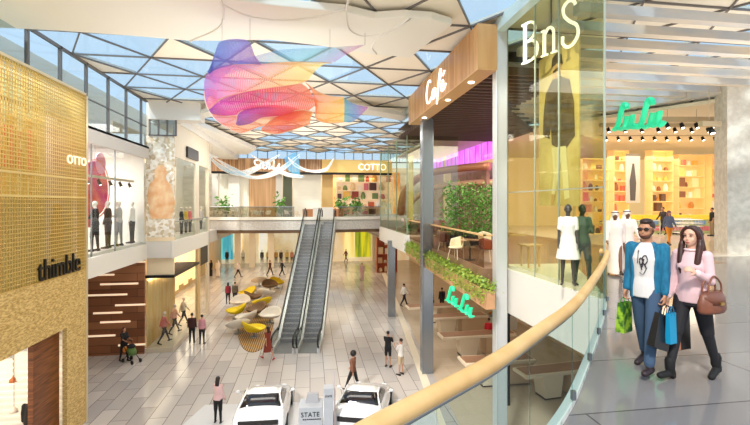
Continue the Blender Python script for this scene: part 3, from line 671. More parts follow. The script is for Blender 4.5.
o = obj('collar', bm, cmt('shirt_trim', (236, 206, 208)), wom, True); o.location.z = dzw
for k in 'lr':
    bm = nb(); d = QJ[k+'hd']; w_ = QJ[k+'wri']; capsule(bm, w_-d*.045, .040, w_-d*.015, .038, 12); o = obj('cuff', bm, MC['shirt_trim'], wom, True); o.location.z = dzw
for k in 'lr':
    bm = nb(); capsule(bm, QJ[k+'ank']+Vector((0, 0, .10)), .055, QJ[k+'ank'], .050, 12); box(bm, QJ[k+'heel'].x-.03, QJ[k+'heel'].x+.03, QJ[k+'heel'].y-.03, QJ[k+'heel'].y+.03, QJ[k+'heel'].z-.055, QJ[k+'heel'].z)
    o = obj('boot_shaft', bm, MC['cloth_20_18_20'], wom, True); o.location.z = dzw
# carried bags: each hangs from the hand that holds it
def wpt(root, v, dz): return root.matrix_basis @ (Vector(v)+Vector((0, 0, dz)))
def shopbag(label, p, rz, w_, d_, h_, m, hm, drop=.14, tilt=0, cat='shopping bag'):
    up = Matrix.Rotation(rz, 3, 'Z') @ Matrix.Rotation(tilt, 3, 'Y') @ Vector((0, 0, 1)); q0 = p-up*(drop+h_)
    t = thing('shopping_bag', label, cat, (q0.x, q0.y, q0.z), rz); t.rotation_euler = (0, tilt, rz)
    bm = nb()
    lo = [(-w_/2, -d_/2), (w_/2, -d_/2), (w_/2, d_/2), (-w_/2, d_/2)]; hi = [(-w_*.52, -d_*.3), (w_*.52, -d_*.3), (w_*.52, d_*.3), (-w_*.52, d_*.3)]
    L_ = [bm.verts.new((*q, 0)) for q in lo]; M_ = [bm.verts.new((q[0], q[1]*1.0, h_*.5)) for q in [((a[0]+b[0])/2, (a[1]+b[1])/2) for a, b in zip(lo, hi)]]; H_ = [bm.verts.new((*q, h_)) for q in hi]
    bm.faces.new(L_[::-1]); bridge(bm, L_, M_); bridge(bm, M_, H_)
    o = obj('bag_body', bm, m, t); s = o.modifiers.new('thick', 'SOLIDIFY'); s.thickness = .004
    for s_ in (-1, 1):
        bm = nb(); tube(bm, smoothline([(-w_*.25, s_*d_*.3, h_-.03), (-w_*.20, s_*d_*.2, h_+drop*.6), (0, s_*.01, h_+drop), (w_*.20, s_*d_*.2, h_+drop*.6), (w_*.25, s_*d_*.3, h_-.03)], 5), .005, 6); obj('handle', bm, hm, t)
    return t
bpy.context.view_layer.update()
ml_ = wpt(man, PJ['lwri']+PJ['lhd']*.10, dzm); mr_ = wpt(man, PJ['rwri']+PJ['rhd']*.10, dzm); wr_ = wpt(wom, QJ['rwri']+QJ['rhd']*.10, dzw)
blackp = mat('black_card', (26, 20, 20), .3); blackh = mat('cord_black', (20, 18, 18), .7)
leaf = mat('leaf_print', (150, 190, 40), .45, col2=(46, 96, 24), scale=11, kind='noise', contrast=(.42, .55))
shopbag('green leaf-print shopping bag in the right hand of the person in sunglasses', mr_, .5, .24, .10, .36, leaf, mat('green_cord', (60, 140, 40), .6), .06, .05)
shopbag('black tilted shopping bag held by the person in the teal cardigan', ml_+Vector((-.01, -.04, 0)), .3, .27, .09, .38, blackp, blackh, .12, .36)
shopbag('slim teal shopping bag held between the couple', ml_+Vector((-.02, -.11, 0)), .3, .12, .06, .34, mat('teal_card', (24, 150, 196), .4), mat('teal_cord', (20, 110, 150), .5), .07, 0)
shopbag('brown paper shopping bag held between the couple', wr_+Vector((.0, -.09, 0)), .2, .13, .10, .42, mat('kraft_paper', (170, 110, 82), .6), blackh, .07, 0)
shopbag('large black shopping bag hanging in front of the skinny black jeans', wr_+Vector((.15, -.03, 0)), .2, .23, .10, .44, blackp, blackh, .07, 0)
# leather handbag on the forearm
el = wpt(wom, QJ['lelb'].lerp(QJ['lwri'], .25), dzw)
t = thing('handbag', 'brown leather handbag hung on the forearm of the long-haired person', 'handbag', (el.x+.03, el.y-.03, el.z-.36), .25)
leather = mat('tan_leather', (140, 84, 62), .45, col2=(116, 66, 48), scale=8, bump=.15)
bm = nb(); rloft(bm, [(0, 0, .0, .19, .075), (0, 0, .03, .215, .09), (0, 0, .12, .21, .085), (0, 0, .20, .18, .06), (0, 0, .225, .15, .035)], 20); bb = obj('bag_body', bm, leather, t, True)
bm = nb(); rloft(bm, [(0, -.02, .10, .15, .08), (0, -.015, .17, .18, .075), (0, 0, .232, .16, .045)], 20); obj('flap', bm, mat('dark_leather', (112, 64, 46), .4), bb, True)
for s_ in (-1, 1):
    bm = nb(); tube(bm, smoothline([(-.12, s_*.03, .20), (-.10, s_*.03, .32), (0, s_*.02, .40), (.10, s_*.03, .32), (.12, s_*.03, .20)], 6), .010, 8); obj('handle', bm, leather, t, True)
bm = nb(); box(bm, -.03, .03, -.11, -.09, .10, .13); obj('buckle', bm, mat('brass', (200, 160, 90), .3, .9), bb)
# ================================================================ balustrade of the deck
t = thing('handrail', 'thick curved blond wood handrail sweeping along the glass balustrade of the deck', 'handrail')
rail = smoothline([(x, y, 1.0) for x, y in curve]+[(6.0, 8.2, 1.02)], 6)
bm = nb(); tube(bm, rail, .052, 16); obj('wood_rail', bm, railwood, t, True)
bm = nb(); tube(bm, [(p.x, p.y, .94) for p in rail], .018, 8); obj('rail_channel', bm, steel, t, True)
cum = [0]
for a, b in zip(rail, rail[1:]): cum.append(cum[-1]+(b-a).length)
def raily(s):
    for i in range(len(cum)-1):
        if cum[i+1] >= s: f = (s-cum[i])/(cum[i+1]-cum[i]); return rail[i].lerp(rail[i+1], f)
    return rail[-1]
gb = glass('rail_glass', (228, 238, 238), .05)
i = 0; s_ = .1
panel = 0
while s_ < cum[-1]-.3:
    e_ = min(s_+1.25, cum[-1]); q = [raily(s_+(e_-s_)*k/8) for k in range(9)]
    bm = nb()
    prism(bm, [(p.x, p.y) for p in q]+[(p.x-.012, p.y+.01) for p in q[::-1]], -.25, .93)
    obj('glass_pane', bm, gb, t)
    bm = nb(); p = raily(s_); box(bm, p.x-.02, p.x+.02, p.y-.02, p.y+.02, .07, .16); obj('glass_clamp', bm, steel, t)
    s_ = e_+.02
# ================================================================ corner vitrine (white serif sign, poster, mannequins)
VA, VB, VC = (6.02, 8.08), (6.02, 12.55), (8.15, 12.4)
for nme, a, b in (('window_20', VA, VB), ('window_21', VA, VC)):
    bm = nb(); slabbox(bm, a, b, .025, 0, 7.4); struct(nme, bm, glass('vitrine_glass', (238, 240, 222), .04) if nme == 'window_20' else glass('vitrine_glass_side', (240, 243, 232), .05))
bm = nb()
for y in (8.08, 9.72, 10.85, 12.5): box(bm, 6.0, 6.04, y-.012, y+.012, -1.3, 7.4)
for z in (2.35, ): box(bm, 6.0, 6.03, 8.08, 12.5, z-.015, z+.015)
struct('window_22', bm, mat('vitrine_frame', (170, 178, 160), .3, .3))
bm = nb(); prism(bm, [VA, VB, VC], .0, .14); struct('trim_vitrine', bm, white)
def strokes(parent, name, S, m, org, ud, vd, size, r, flat=1, deep=None):
    ud = Vector(ud); vd = Vector(vd); org = Vector(org); bm = nb()
    for st in S:
        w_ = 1
        if isinstance(st, tuple): st, w_ = st
        pts = [org+ud*(x*size)+vd*(y*size) for x, y in st]
        pp = smoothline(pts, 5) if len(pts) > 2 else pts
        tube(bm, pp, r*w_, 6, up=tuple(ud.cross(vd)), flat=1 if not deep else deep/(r*w_))
    return obj(name, bm, m, parent)
BN = [(([(.0, 0), (.12, 0), (.24, 0)]), .8), ([(.11, 0), (.11, 1.0)], 1.5), ([(0, 1), (.3, 1.0), (.46, .88), (.44, .66), (.3, .55), (.12, .53)], 1.0), ([(.12, .53), (.38, .50), (.54, .36), (.52, .14), (.36, .02), (.1, 0)], 1.1),
      ([(.68, .0), (.9, 0)], .8), ([(.78, 0), (.78, .62)], 1.4), ([(.68, .62), (.78, .62)], .8), ([(.78, .5), (.92, .64), (1.06, .56), (1.08, .36), (1.08, 0)], 1.1), ([(1.0, 0), (1.18, 0)], .8),
      ([(1.74, .78), (1.70, .98), (1.54, 1.06), (1.38, .96), (1.40, .76), (1.56, .58), (1.76, .42), (1.80, .2), (1.66, .02), (1.48, .0), (1.36, .12), (1.36, .28)], 1.2)]
t = thing('shop_sign', 'white serif letters BnS on the tall green-tinted glass vitrine', 'sign', (5.99, 9.4, 4.9))
o = strokes(t, 'letters', BN, mat('sign_white', (250, 248, 240), .4, em=1.1), (0, 0, 0), (0, -1, 0), (0, 0, 1), 1.0, .035)
yl, _ = onX(521, 5.98); yr, _ = onX(578, 5.98); D_ = onX(545, 5.98)[1]
pa = Vector((*W(522, 12.2), 0)); pb = Vector((*W(578, 10.6), 0)); t.location = pa; t.location.z = CZ+(CY-64)/F*12.2; t.rotation_euler = (0, 0, math.atan2(pb.y-pa.y, pb.x-pa.x)+PI/2)
sc = (pb-pa).length/1.8; t.scale = (1, sc, 1.08)
# poster with fashion model
y0, D0 = onX(579, 6.8); y1, D1 = onX(539, 6.8)
zt = CZ+(CY-36)/F*D0; zb = CZ+(CY-206)/F*D0
t = thing('hanging_poster', 'large sepia fashion poster of a model in dark jacket hanging behind the vitrine glass', 'poster', (6.8, (y0+y1)/2, zb))
PW = y1-y0; PH = zt-zb
bm = nb(); box(bm, 0, .04, -PW/2, PW/2, 0, PH); obj('poster_board', bm, mat('poster_cream', (226, 204, 150), .6, col2=(206, 180, 120), scale=1.5), t)
def shape(name, pts, m, off=.01):       # flat printed area, u from 0 left (far) to 1 right (near)
    bm = nb(); V = [bm.verts.new((-off, PW/2-u*PW, v*PH)) for u, v in pts]; bm.faces.new(V); obj(name, bm, m, t)
shape('printed_jacket', [(.14, .62), (.20, .75), (.40, .83), (.58, .82), (.80, .77), (.90, .62), (.92, .42), (.74, .36), (.56, .36), (.36, .40), (.34, .52), (.30, .44), (.12, .48)], mat('print_brown', (78, 62, 44), .6, col2=(110, 90, 62), scale=5))
shape('printed_face', [(.40, .82), (.38, .88), (.42, .92), (.60, .92), (.62, .86), (.56, .81)], mat('print_skin', (216, 172, 120), .6), .014)
shape('printed_beanie', [(.36, .90), (.38, .96), (.52, .98), (.62, .95), (.64, .89), (.5, .91)], mat('print_dark', (84, 66, 40), .6), .018)
shape('printed_trousers', [(.36, .38), (.72, .37), (.80, .05), (.68, .04), (.60, .28), (.52, .16), (.44, .06), (.36, .08), (.42, .2)], mat('print_pale', (238, 226, 190), .6), .012)
shape('printed_shoe', [(.36, .08), (.45, .07), (.40, .0), (.34, .01)], mat('print_skin', (216, 172, 120)), .016); shape('printed_sunglasses', [(.40, .875), (.56, .885), (.56, .865), (.42, .855)], mat('print_dark', (84, 66, 40)), .02)
def mannequin(name_l, loc, rz, h=1.8, col=(240, 238, 232), pose=STAND, group=None, **k):
    return figure('mannequin', name_l, 'mannequin', loc, rz, h, True, pose, skin=col, hair=None, plain=True, v=.02, group=group, **k)
x_, y_ = W(568, 9.9); mannequin('mannequin in a white lace dress standing left in the glass vitrine', (x_, y_, .14), 2.6, 1.85, (70, 66, 60), STAND, top=(238, 234, 222), skirt=((238, 234, 222), .55), sleeve=.3, shoes=None)
x_, y_ = W(582, 9.9); mannequin('dark mannequin in teal dress standing right in the glass vitrine', (x_, y_, .14), 3.0, 1.85, (50, 60, 50), SHIFT, top=(66, 96, 92), bot=(60, 76, 90), shoes=None)
t = thing('display_table', 'pale wooden angular table at the far corner of the glass vitrine', 'table', (6.5, 11.9, .14))
bm = nb(); prism(bm, [(-.3, -.3), (.3, -.1), (.3, .3), (-.3, .3)], .62, .66); obj('tabletop', bm, oak, t)
for q in ((-.22, -.2), (.22, -.02), (.22, .22), (-.22, .22)): bm = nb(); box(bm, q[0]-.02, q[0]+.02, q[1]-.02, q[1]+.02, 0, .62); obj('leg', bm, oak, t)
# ================================================================ timber canopy with script sign
t = thing('canopy', 'boxy timber-clad canopy beam with three downlights over the cafe', 'canopy', (5.2, 16.6, 6.0))
cx0, cx1, cy0, cy1 = -.30, .28, -4.5, 4.45
bm = nb(); box(bm, cx0+.02, cx1-.02, cy0+.02, cy1-.02, .02, 1.3); obj('core', bm, mat('oak_core', (170, 120, 74), .5), t)
bm = nb(); y = cy0
while y < cy1-.05: box(bm, cx0-.01, cx0+.02, y+.008, y+.30, .0, 1.33); y += .31
box(bm, cx0-.01, cx1+.01, cy0-.02, cy0+.01, 0, 1.33); box(bm, cx1-.02, cx1+.01, cy0, cy1, 0, 1.33); box(bm, cx0, cx1, cy1-.02, cy1+.01, 0, 1.33)
obj('timber_boards', bm, mat('canopy_oak', (206, 158, 104), .4, col2=(184, 132, 80), scale=1.6, stretch=(1, 3.2, .12), contrast=(.4, .6)), t)
bm = nb(); box(bm, cx0-.01, cx1+.01, cy0-.01, cy1, -.03, 0); obj('soffit_board', bm, mat('soffit_oak', (216, 170, 116), .4), t)
for y in (-3.2, -.8, 2.6):
    bm = nb(); lathe(bm, [(.10, -.05), (.10, -.03)], (0, y, 0), 16); obj('downlight', bm, lampm, t)
    l = bpy.data.lights.new('downlight_lamp', 'SPOT'); l.energy = 60; l.color = (1, .85, .6); l.spot_size = 1.9; l.spot_blend = .6; lo = bpy.data.objects.new('downlight_lamp', l); C.objects.link(lo); lo.location = (5.2, 16.6+y, 5.9)
CF = [([(.34, .86), (.30, .98), (.16, .92), (.04, .5), (.10, .1), (.28, .04), (.44, .2)]), ([(.70, .42), (.58, .44), (.50, .22), (.56, .04), (.68, .12), (.74, .4), (.72, .1), (.82, .08)]), ([(.84, -.3), (.92, .2), (1.02, .8), (1.10, .98), (1.12, .8), (1.0, .5), (.92, .42)]), ([(1.14, .2), (1.28, .34), (1.24, .46), (1.14, .3), (1.18, .06), (1.34, .1), (1.44, .24)]), ([(1.24, .62), (1.36, .78)])]
t = thing('shop_sign', 'white handwritten-style sign reading Café on the timber canopy side', 'sign', (4.86, 18.2, 6.2))
ya, Da = onX(426, 4.86); yb, Db = onX(446, 4.86); t.location = (4.86, ya, CZ+(CY-106)/F*Da)
strokes(t, 'letters', CF, MC['sign_white'], (0, 0, 0), (0, -1, 0), (0, 0, 1), 1, .032); t.scale = (1, (ya-yb)/1.45, .95)
# ================================================================ cafe terrace
t = thing('planter_box', 'long timber planter along the cafe terrace edge', 'planter', (5.19, 11.6, -1.0))
def edgeX(y): return 5.1+(y-12.7)*.055
bm = nb(); prism(bm, [(-.25, 0), (.02, 0), (.74, 13.5), (.47, 13.5)], -.0, .52); tg = obj('trough', bm, mat('planter_oak', (214, 164, 122), .45, col2=(190, 138, 96), scale=1, stretch=(1, 4, .1)), t)
bm = nb(); prism(bm, [(-.2, .05), (-.02, .05), (.69, 13.4), (.52, 13.4)], .50, .54); obj('soil', bm, mat('soil', (66, 48, 34), .9), tg)
def leaves(bm, c, n, spread, size, rng, down=0):
    for _ in range(n):
        p = Vector(c)+Vector((rng.gauss(0, spread[0]), rng.gauss(0, spread[1]), rng.gauss(0, spread[2]))); 
        d = Vector((rng.uniform(-1, 1), rng.uniform(-1, 1), rng.uniform(-.6, .8)-down)).normalized(); u = d.orthogonal().normalized(); u = (Matrix.Rotation(rng.uniform(0, 6.3), 3, d) @ u); s = size*rng.uniform(.6, 1.3)
        V = [bm.verts.new(p), bm.verts.new(p+d*s*.5+u*s*.28), bm.verts.new(p+d*s), bm.verts.new(p+d*s*.5-u*s*.28)]; bm.faces.new(V)
leafm = mat('leaf_yellow_green', (176, 190, 70), .5, col2=(96, 140, 42), scale=6); leafd = mat('leaf_green', (70, 130, 46), .5, col2=(120, 176, 74), scale=5)
rg = random.Random(3)
for k in range(18):
    f = k/17; yy = .25+f*13.0
    bm = nb(); tube(bm, [(0, -.35, .05), (0, .35, .05)], .02, 5)
    for q in range(5): tube(bm, [(0, q*.15-.3, .05), (-.17, q*.15-.3, -.02), (-.18, q*.15-.3, -.35)], .008, 4)
    leaves(bm, (0, 0, .08), 150, (.10, .26, .09), .11, rg)
    for q in range(3): leaves(bm, (-.17, rg.uniform(-.3, .3), -.12-.1*q), 18, (.03, .08, .08), .09, rg, .5)
    tag(obj('trailing_plant', bm, leafm), 'yellow-green trailing shrub growing in the long cafe terrace planter', 'plant', 'trailing plants in the terrace planter').location = (5.19-.115+yy*.0535, 11.6+yy, -.46)
t = thing('terrace_balustrade', 'glass balustrade with timber top rail around the cafe terrace', 'balustrade', (5.35, 12.7, 0))
bm = nb(); prism(bm, [(-.04, 0), (.06, 0), (.60, 12.6), (.50, 12.6)], 1.0, 1.05); box(bm, -.03, 1.4, .0, .1, 1.0, 1.05); obj('top_rail', bm, railwood, t)
for k in range(6):
    y = .05+k*2.08; bm = nb(); slabbox(bm, (.01+y*.043, y), (.01+(y+2.0)*.043, y+2.0), .015, -.05, 1.0); obj('glass_pane', bm, glass('terrace_glass', (226, 214, 200), .08), t)
def shell_chair(label, loc, rz, col, group=None, h=1.0):
    t = thing('shell_chair', label, 'chair', loc, rz, group); m = mat('shell_%d_%d' % (col[0], col[2]), col, .4)
    bm = nb(); n = 14; prev = None
    for i in range(7):
        f = i/6; z = .42+.40*f**1.3; r = .26+.04*f; arc_ = PI*(1.15-.35*f)
        cur = [bm.verts.new((math.cos(-PI/2-arc_/2+arc_*j/n)*r, math.sin(-PI/2-arc_/2+arc_*j/n)*r*.95, z-(.10*abs(j-n/2)/(n/2)*f))) for j in range(n+1)]
        if prev:
            for j in range(n): bm.faces.new((prev[j], prev[j+1], cur[j+1], cur[j]))
        prev = cur
    o = obj('backrest', bm, m, t, True); s = o.modifiers.new('t', 'SOLIDIFY'); s.thickness = .025
    bm = nb(); lathe(bm, [(.2, .40), (.26, .42), (.25, .46), (.2, .47)], (0, .02, 0), 20); obj('seat', bm, m, t, True)
    for sx, sy in ((-1, -1), (1, -1), (1, 1), (-1, 1)):
        bm = nb(); tube(bm, [(sx*.14, sy*.14, .42), (sx*.22, sy*.22, 0)], .013, 6); obj('leg', bm, mat('leg_pale', (220, 200, 170), .5), t)
    return t
def round_table(label, loc, col, r=.35, group=None, h=.73):
    t = thing('round_table', label, 'table', loc, 0, group)
    bm = nb(); lathe(bm, [(r, h-.03), (r, h)], seg=24); obj('tabletop', bm, mat('top_%d' % col[0], col, .35), t)
    bm = nb(); lathe(bm, [(.03, .02), (.025, h-.03)], seg=10); obj('stem', bm, dark, t)
    bm = nb(); lathe(bm, [(.2, 0), (.19, .02), (.03, .03)], seg=20); obj('base', bm, dark, t); return t
def at0(px, D): x, y = W(px, D); return (x, y, 0)
shell_chair('ivory shell chair nearest the terrace rail beside the brown chair', at0(456, 15.6), 2.2, (240, 222, 176))
shell_chair('ivory shell chair at the far end of the cafe terrace by the steel column', at0(436, 21.0), 1.2, (240, 224, 180))
shell_chair('ivory shell chair behind the others, under the bamboo plants', at0(485, 18.5), 3.0, (238, 224, 184))
shell_chair('chestnut brown shell chair beside the white terrace column', at0(487, 15.2), -.8, (140, 66, 34))
shell_chair('dark brown shell chair in the middle of the cafe terrace', at0(445, 18.2), -1, (96, 56, 36))
round_table('round cafe table between the ivory and chestnut chairs', at0(470, 15.4), (206, 170, 130))
round_table('round cafe table beside the far ivory terrace chair', at0(444, 20.0), (200, 166, 128))
# bamboo screen
for k in range(9):
    x, y = W(449+k*6.2, 20.5+(k % 3)*.7); t = thing('bamboo_plant', 'tall leafy bamboo plant in the row behind the cafe chairs', 'plant', (x, y, 0), 0, 'bamboo screen behind the cafe chairs')
    bm = nb()
    for q in range(3): tube(bm, [(q*.08-.08, 0, .3), (q*.1-.1, .03, 1.4), (q*.12-.1, 0, 2.6+.25*(k % 2))], .014, 5)
    obj('stem', bm, mat('bamboo_stem', (110, 130, 60), .5), t)
    bm = nb()
    for z in (1.1, 1.5, 1.9, 2.3, 2.7): leaves(bm, (0, 0, z), 46, (.16, .14, .18), .16, rg)
    obj('foliage', bm, leafd, t)
    bm = nb(); box(bm, -.2, .2, -.15, .15, 0, .5); obj('pot', bm, mat('pot_dark', (58, 54, 46), .6), t, bevel=.01)
    bm = nb(); leaves(bm, (0, -.1, .65), 60, (.2, .12, .12), .16, rg); obj('ground_leaves', bm, leafd, t)
# media wall, violet light
t = thing('media_wall', 'glowing magenta and violet screen band above the cafe', 'screen', (12.2, 34, 5))
vio = mat('violet_screen', (226, 70, 226), .4, em=1.1, col2=(206, 130, 250), scale=.9, stretch=(1, 1.6, .5), contrast=(.35, .6))
bm = nb(); box(bm, -.1, .1, -7.2, 8, .1, 1.6); obj('screen_band', bm, vio, t)
bm = nb(); box(bm, -.2, .2, -8.1, -7.2, -5, 1.6); obj('screen_pillar', bm, vio, t)
bm = nb()
for k in range(14): box(bm, -.13, -.1, -7+k*1.1, -6.95+k*1.1, .1, 1.6)
obj('panel_joints', bm, mat('joint_mauve', (190, 150, 200), .4), t)
t = thing('lounge_pod', 'rose copper curved lounge shell under the magenta screen', 'lounge', (9.2, 28.2, 0))
cop = mat('rose_copper', (206, 138, 112), .35, .3)
arcp = smoothline([(-2.2, 4.8, 1.2), (-2.0, 3.9, 3.0), (-1.0, 2.0, 4.1), (.8, -.6, 4.4), (2.0, -2.4, 4.4)], 6)
bm = nb(); tube(bm, arcp, .32, 12, flat=.8); obj('arched_rim', bm, cop, t, True)
bm = nb(); tube(bm, [(p.x+.5, p.y+.3, p.z-1.0) for p in arcp], .2, 10); obj('inner_rim', bm, mat('pale_copper', (226, 176, 150), .4), t, True)
bm = nb(); box(bm, -1.8, 1.8, 2.2, 3.2, 0, .8); obj('bench', bm, cop, t, bevel=.08)
bm = nb(); prism(bm, [(2.0, 4.6), (2.2, 4.6), (2.2, -2), (2.0, -2)], 0, 4.2); obj('back_panel', bm, mat('mauve_panel', (190, 140, 130), .5, col2=(150, 110, 104), scale=1.5), t)
# ================================================================ corner glass shop at the bridge end
bm = nb(); box(bm, 5.80, 5.82, 25.4, 35.4, .1, 6.3); struct('window_30', bm, glass('corner_glass', (236, 242, 232), .10))
bm = nb(); box(bm, 5.78, 9, 25.4, 25.43, .1, 6.3); struct('window_31', bm, MC['corner_glass'])
bm = nb()
for y in (25.4, 28.6, 31.8, 35.3): box(bm, 5.77, 5.83, y-.03, y+.03, .1, 6.3)
struct('window_32', bm, mat('fin_green', (150, 168, 140), .4))
bm = nb(); prism(bm, [(5.75, 25.35), (7.2, 25.35), (7.2, 25.6), (5.95, 25.6), (5.95, 35.6), (5.75, 35.6)], -1.0, .12); struct('trim_corner', bm, white)
bm = nb(); box(bm, 6.6, 6.7, 27.5, 28.5, .1, 5.2); struct('wall_corner', bm, mat('gold_panel', (232, 200, 120), .4, em=.3))
t = thing('flower_arrangement', 'pink and white orchids in a white bowl on the corner ledge', 'flowers', (6.3, 26.2, .12))
bm = nb(); lathe(bm, [(.14, 0), (.32, .12), (.36, .34), (.32, .34), (.28, .14)], seg=18); obj('bowl', bm, white, t, True)
bm = nb(); leaves(bm, (0, 0, .5), 120, (.25, .25, .14), .2, rg); obj('leaves', bm, leafd, t)
bm = nb()
for k in range(14): ball(bm, (rg.gauss(0, .25), rg.gauss(0, .25), rg.uniform(.6, 1.15)), .09, .07, .09, 8)
obj('blossoms', bm, mat('orchid_pink', (240, 190, 214), .5, col2=(252, 244, 246), scale=3), t, True)
# ================================================================ script signs
LU = [([(.70, .78), (.66, .97), (.52, .96), (.38, .62), (.26, .28), (.12, .05), (.0, .0)]), ([(.0, .0), (.16, .08), (.38, .0), (.60, .12)]), ([(.70, .50), (.60, .16), (.68, .02), (.84, .18), (.96, .50), (.88, .14), (.96, .02), (1.10, .14)]),
      ([(1.84, .78), (1.80, .97), (1.66, .96), (1.52, .62), (1.40, .28), (1.26, .05), (1.14, .0)]), ([(1.14, .0), (1.30, .08), (1.52, .0), (1.74, .12)]), ([(1.84, .50), (1.74, .16), (1.82, .02), (1.98, .18), (2.10, .50), (2.02, .14), (2.10, .02), (2.24, .14)])]
jade = mat('jade_sign', (40, 206, 150), .4, em=.55)
def lulu(label, a, b, za, zb, size, r):
    a = Vector((*a, za)); b = Vector((*b, zb)); d = (b-a).normalized(); L_ = (b-a).length
    t = thing('shop_sign', label, 'sign', a); o = strokes(t, 'letters', LU, jade, (0, 0, 0), d, (0, 0, 1), 1, r, deep=r*1.6); o.scale = (1, 1, 1)
    for v in o.data.vertices:
        c = v.co; k = c.dot(d); v.co = c+d*k*(L_/2.24-1); v.co.z *= size*1.25
    return t
lulu('jade green script sign reading Lulu above the supermarket', W(614, 21.0), W(664, 17.3), CZ+(CY-130)/F*21.0, CZ+(CY-124)/F*17.3, .95, .075)
ya, Da = onX(446, 4.9); yb, Db = onX(473, 4.9)
lulu('jade green script sign reading Lulu hanging below the terrace slab', (4.9, ya), (4.9, yb), CZ+(CY-300)/F*Da, CZ+(CY-319)/F*Db, .5, .04)
t = thing('shop_sign', 'black lowercase thimble lettering on the gold mesh shop', 'sign', (-8.1, 13, 0))
ya, Da = onX(38, -8.1); yb, Db = onX(80, -8.1); za = CZ+(CY-282)/F*Da; zb = CZ+(CY-269)/F*Db
t.location = (-8.1, ya, za); o = text(t, 'letters', 'thimble', 1.0, mat('black_sign', (18, 16, 14), .4), (0, 0, 0), (PI/2, 0, PI/2), .03, 1)
wdt = max(v.co.x for v in o.data.vertices)-min(v.co.x for v in o.data.vertices); o.scale = ((yb-ya)/wdt, .95, 1)
t = thing('shop_sign', 'pale gold serif OTTO letters behind the gold mesh', 'sign', (-8.1, 16, 2.4))
ya, Da = onX(67, -8.1); yb, Db = onX(86, -8.1); t.location = (-8.1, ya, CZ+(CY-163)/F*Da)
o = text(t, 'letters', 'OTTO', .42, mat('sign_ivory', (252, 244, 214), .4, em=.5), (0, 0, 0), (PI/2, 0, PI/2), .02, 1); wdt = max(v.co.x for v in o.data.vertices); o.scale = ((yb-ya)/wdt, 1, 1)
# ================================================================ escalators
ROT = -math.atan2(1.6, 12.4)
def escalator(label, base, group):
    t = thing('escalator', label, 'escalator', base, ROT, group)
    H_ = 6.55; F0 = 1.3; RUN = 10.6; F1 = 1.0; W_ = .50
    def zs(y): return 0 if y < F0 else (H_ if y > F0+RUN else (y-F0)/RUN*H_)
    skirt = mat('escalator_panel', (214, 214, 212), .3, .3)
    m = mat('step_metal', (170, 170, 170), .4, .3, col2=(110, 112, 116), scale=14, stretch=(8, .1, .1), kind='wave')
    n = 32
    for k in range(n):
        y = F0+RUN*k/n; z = H_*(k+1)/n; bm = nb(); box(bm, -W_, W_, y, y+RUN/n*1.04, z-.30, z); v = box(bm, -W_, W_, y-.012, y+.03, z-.012, z+.004); obj('step', bm, m, t)
    bm = nb(); box(bm, -W_, W_, -.5, F0, -.02, .03); obj('landing_plate', bm, mat('plate', (150, 150, 148), .3, .6), t); bm = nb(); box(bm, -W_, W_, F0+RUN, F0+RUN+F1, H_-.1, H_+.01); obj('landing_plate', bm, mat('plate', (150, 150, 148), .3, .6), t)
    for s in (-1, 1):
        bm = nb(); x0, x1 = (W_, W_+.14) if s > 0 else (-W_-.14, -W_)
        prof = [(-.55, 0), (F0, 0), (F0+RUN, H_), (F0+RUN+F1, H_)]; lo = [(-.55, 0), (F0+.8, 0), (F0+RUN, H_-.9), (F0+RUN+F1, H_-.9)]
        hi = [(y, z+.28) for y, z in prof]; poly = lo+hi[::-1]
        A = [bm.verts.new((x0, y, z)) for y, z in poly]; B = [bm.verts.new((x1, y, z)) for y, z in poly]; bm.faces.new(A); bm.faces.new(B[::-1]); bridge(bm, A, B); obj('side_panel', bm, skirt, t)
        bm = nb(); xc = (x0+x1)/2
        pp = [(-.45, .28), (F0, .28), (F0+RUN, H_+.28), (F0+RUN+F1-.1, H_+.28), (F0+RUN+F1-.1, H_+.9), (F0+RUN, H_+.9), (F0, .9), (-.45, .9)]
        A = [bm.verts.new((xc-.01, y, z)) for y, z in pp]; B = [bm.verts.new((xc+.01, y, z)) for y, z in pp]; bm.faces.new(A); bm.faces.new(B[::-1]); bridge(bm, A, B); obj('glass_balustrade', bm, glass('escalator_glass', (226, 230, 228), .12), t)
        bm = nb(); loop = [(-.4, .30), (-.62, .38), (-.74, .60), (-.62, .88), (-.35, .97), (F0-.3, .97), (F0+.3, 1.08), (F0+RUN*.5, H_*.5+.95), (F0+RUN-.3, H_+.82), (F0+RUN+.3, H_+.95), (F0+RUN+F1-.1, H_+.95), (F0+RUN+F1+.12, H_+.80), (F0+RUN+F1+.15, H_+.5), (F0+RUN+F1, H_+.3)]
        tube(bm, smoothline([(xc, y, z) for y, z in loop], 5), .045, 8, up=(1, 0, 0)); obj('handrail', bm, blk, t, True)
    bm = nb(); poly = [(F0+.9, -.0), (F0+RUN, H_-.9), (F0+RUN+F1, H_-.9), (F0+RUN+F1, H_-.35), (F0+RUN, H_-.35), (F0+.2, -.0)]
    A = [bm.verts.new((-W_, y, z)) for y, z in poly]; B = [bm.verts.new((W_, y, z)) for y, z in poly]; bm.faces.new(A); bm.faces.new(B[::-1]); bridge(bm, A, B); obj('truss', bm, skirt, t)
    return t
ux, uy = math.cos(ROT), math.sin(ROT)
bx, by = -.72, 23.9
escalator('left one of the two grey escalators rising to the bridge', (bx-.66*ux, by-.66*uy, -6), 'pair of escalators')
escalator('right one of the two grey escalators rising to the bridge', (bx+.66*ux, by+.66*uy, -6), 'pair of escalators')
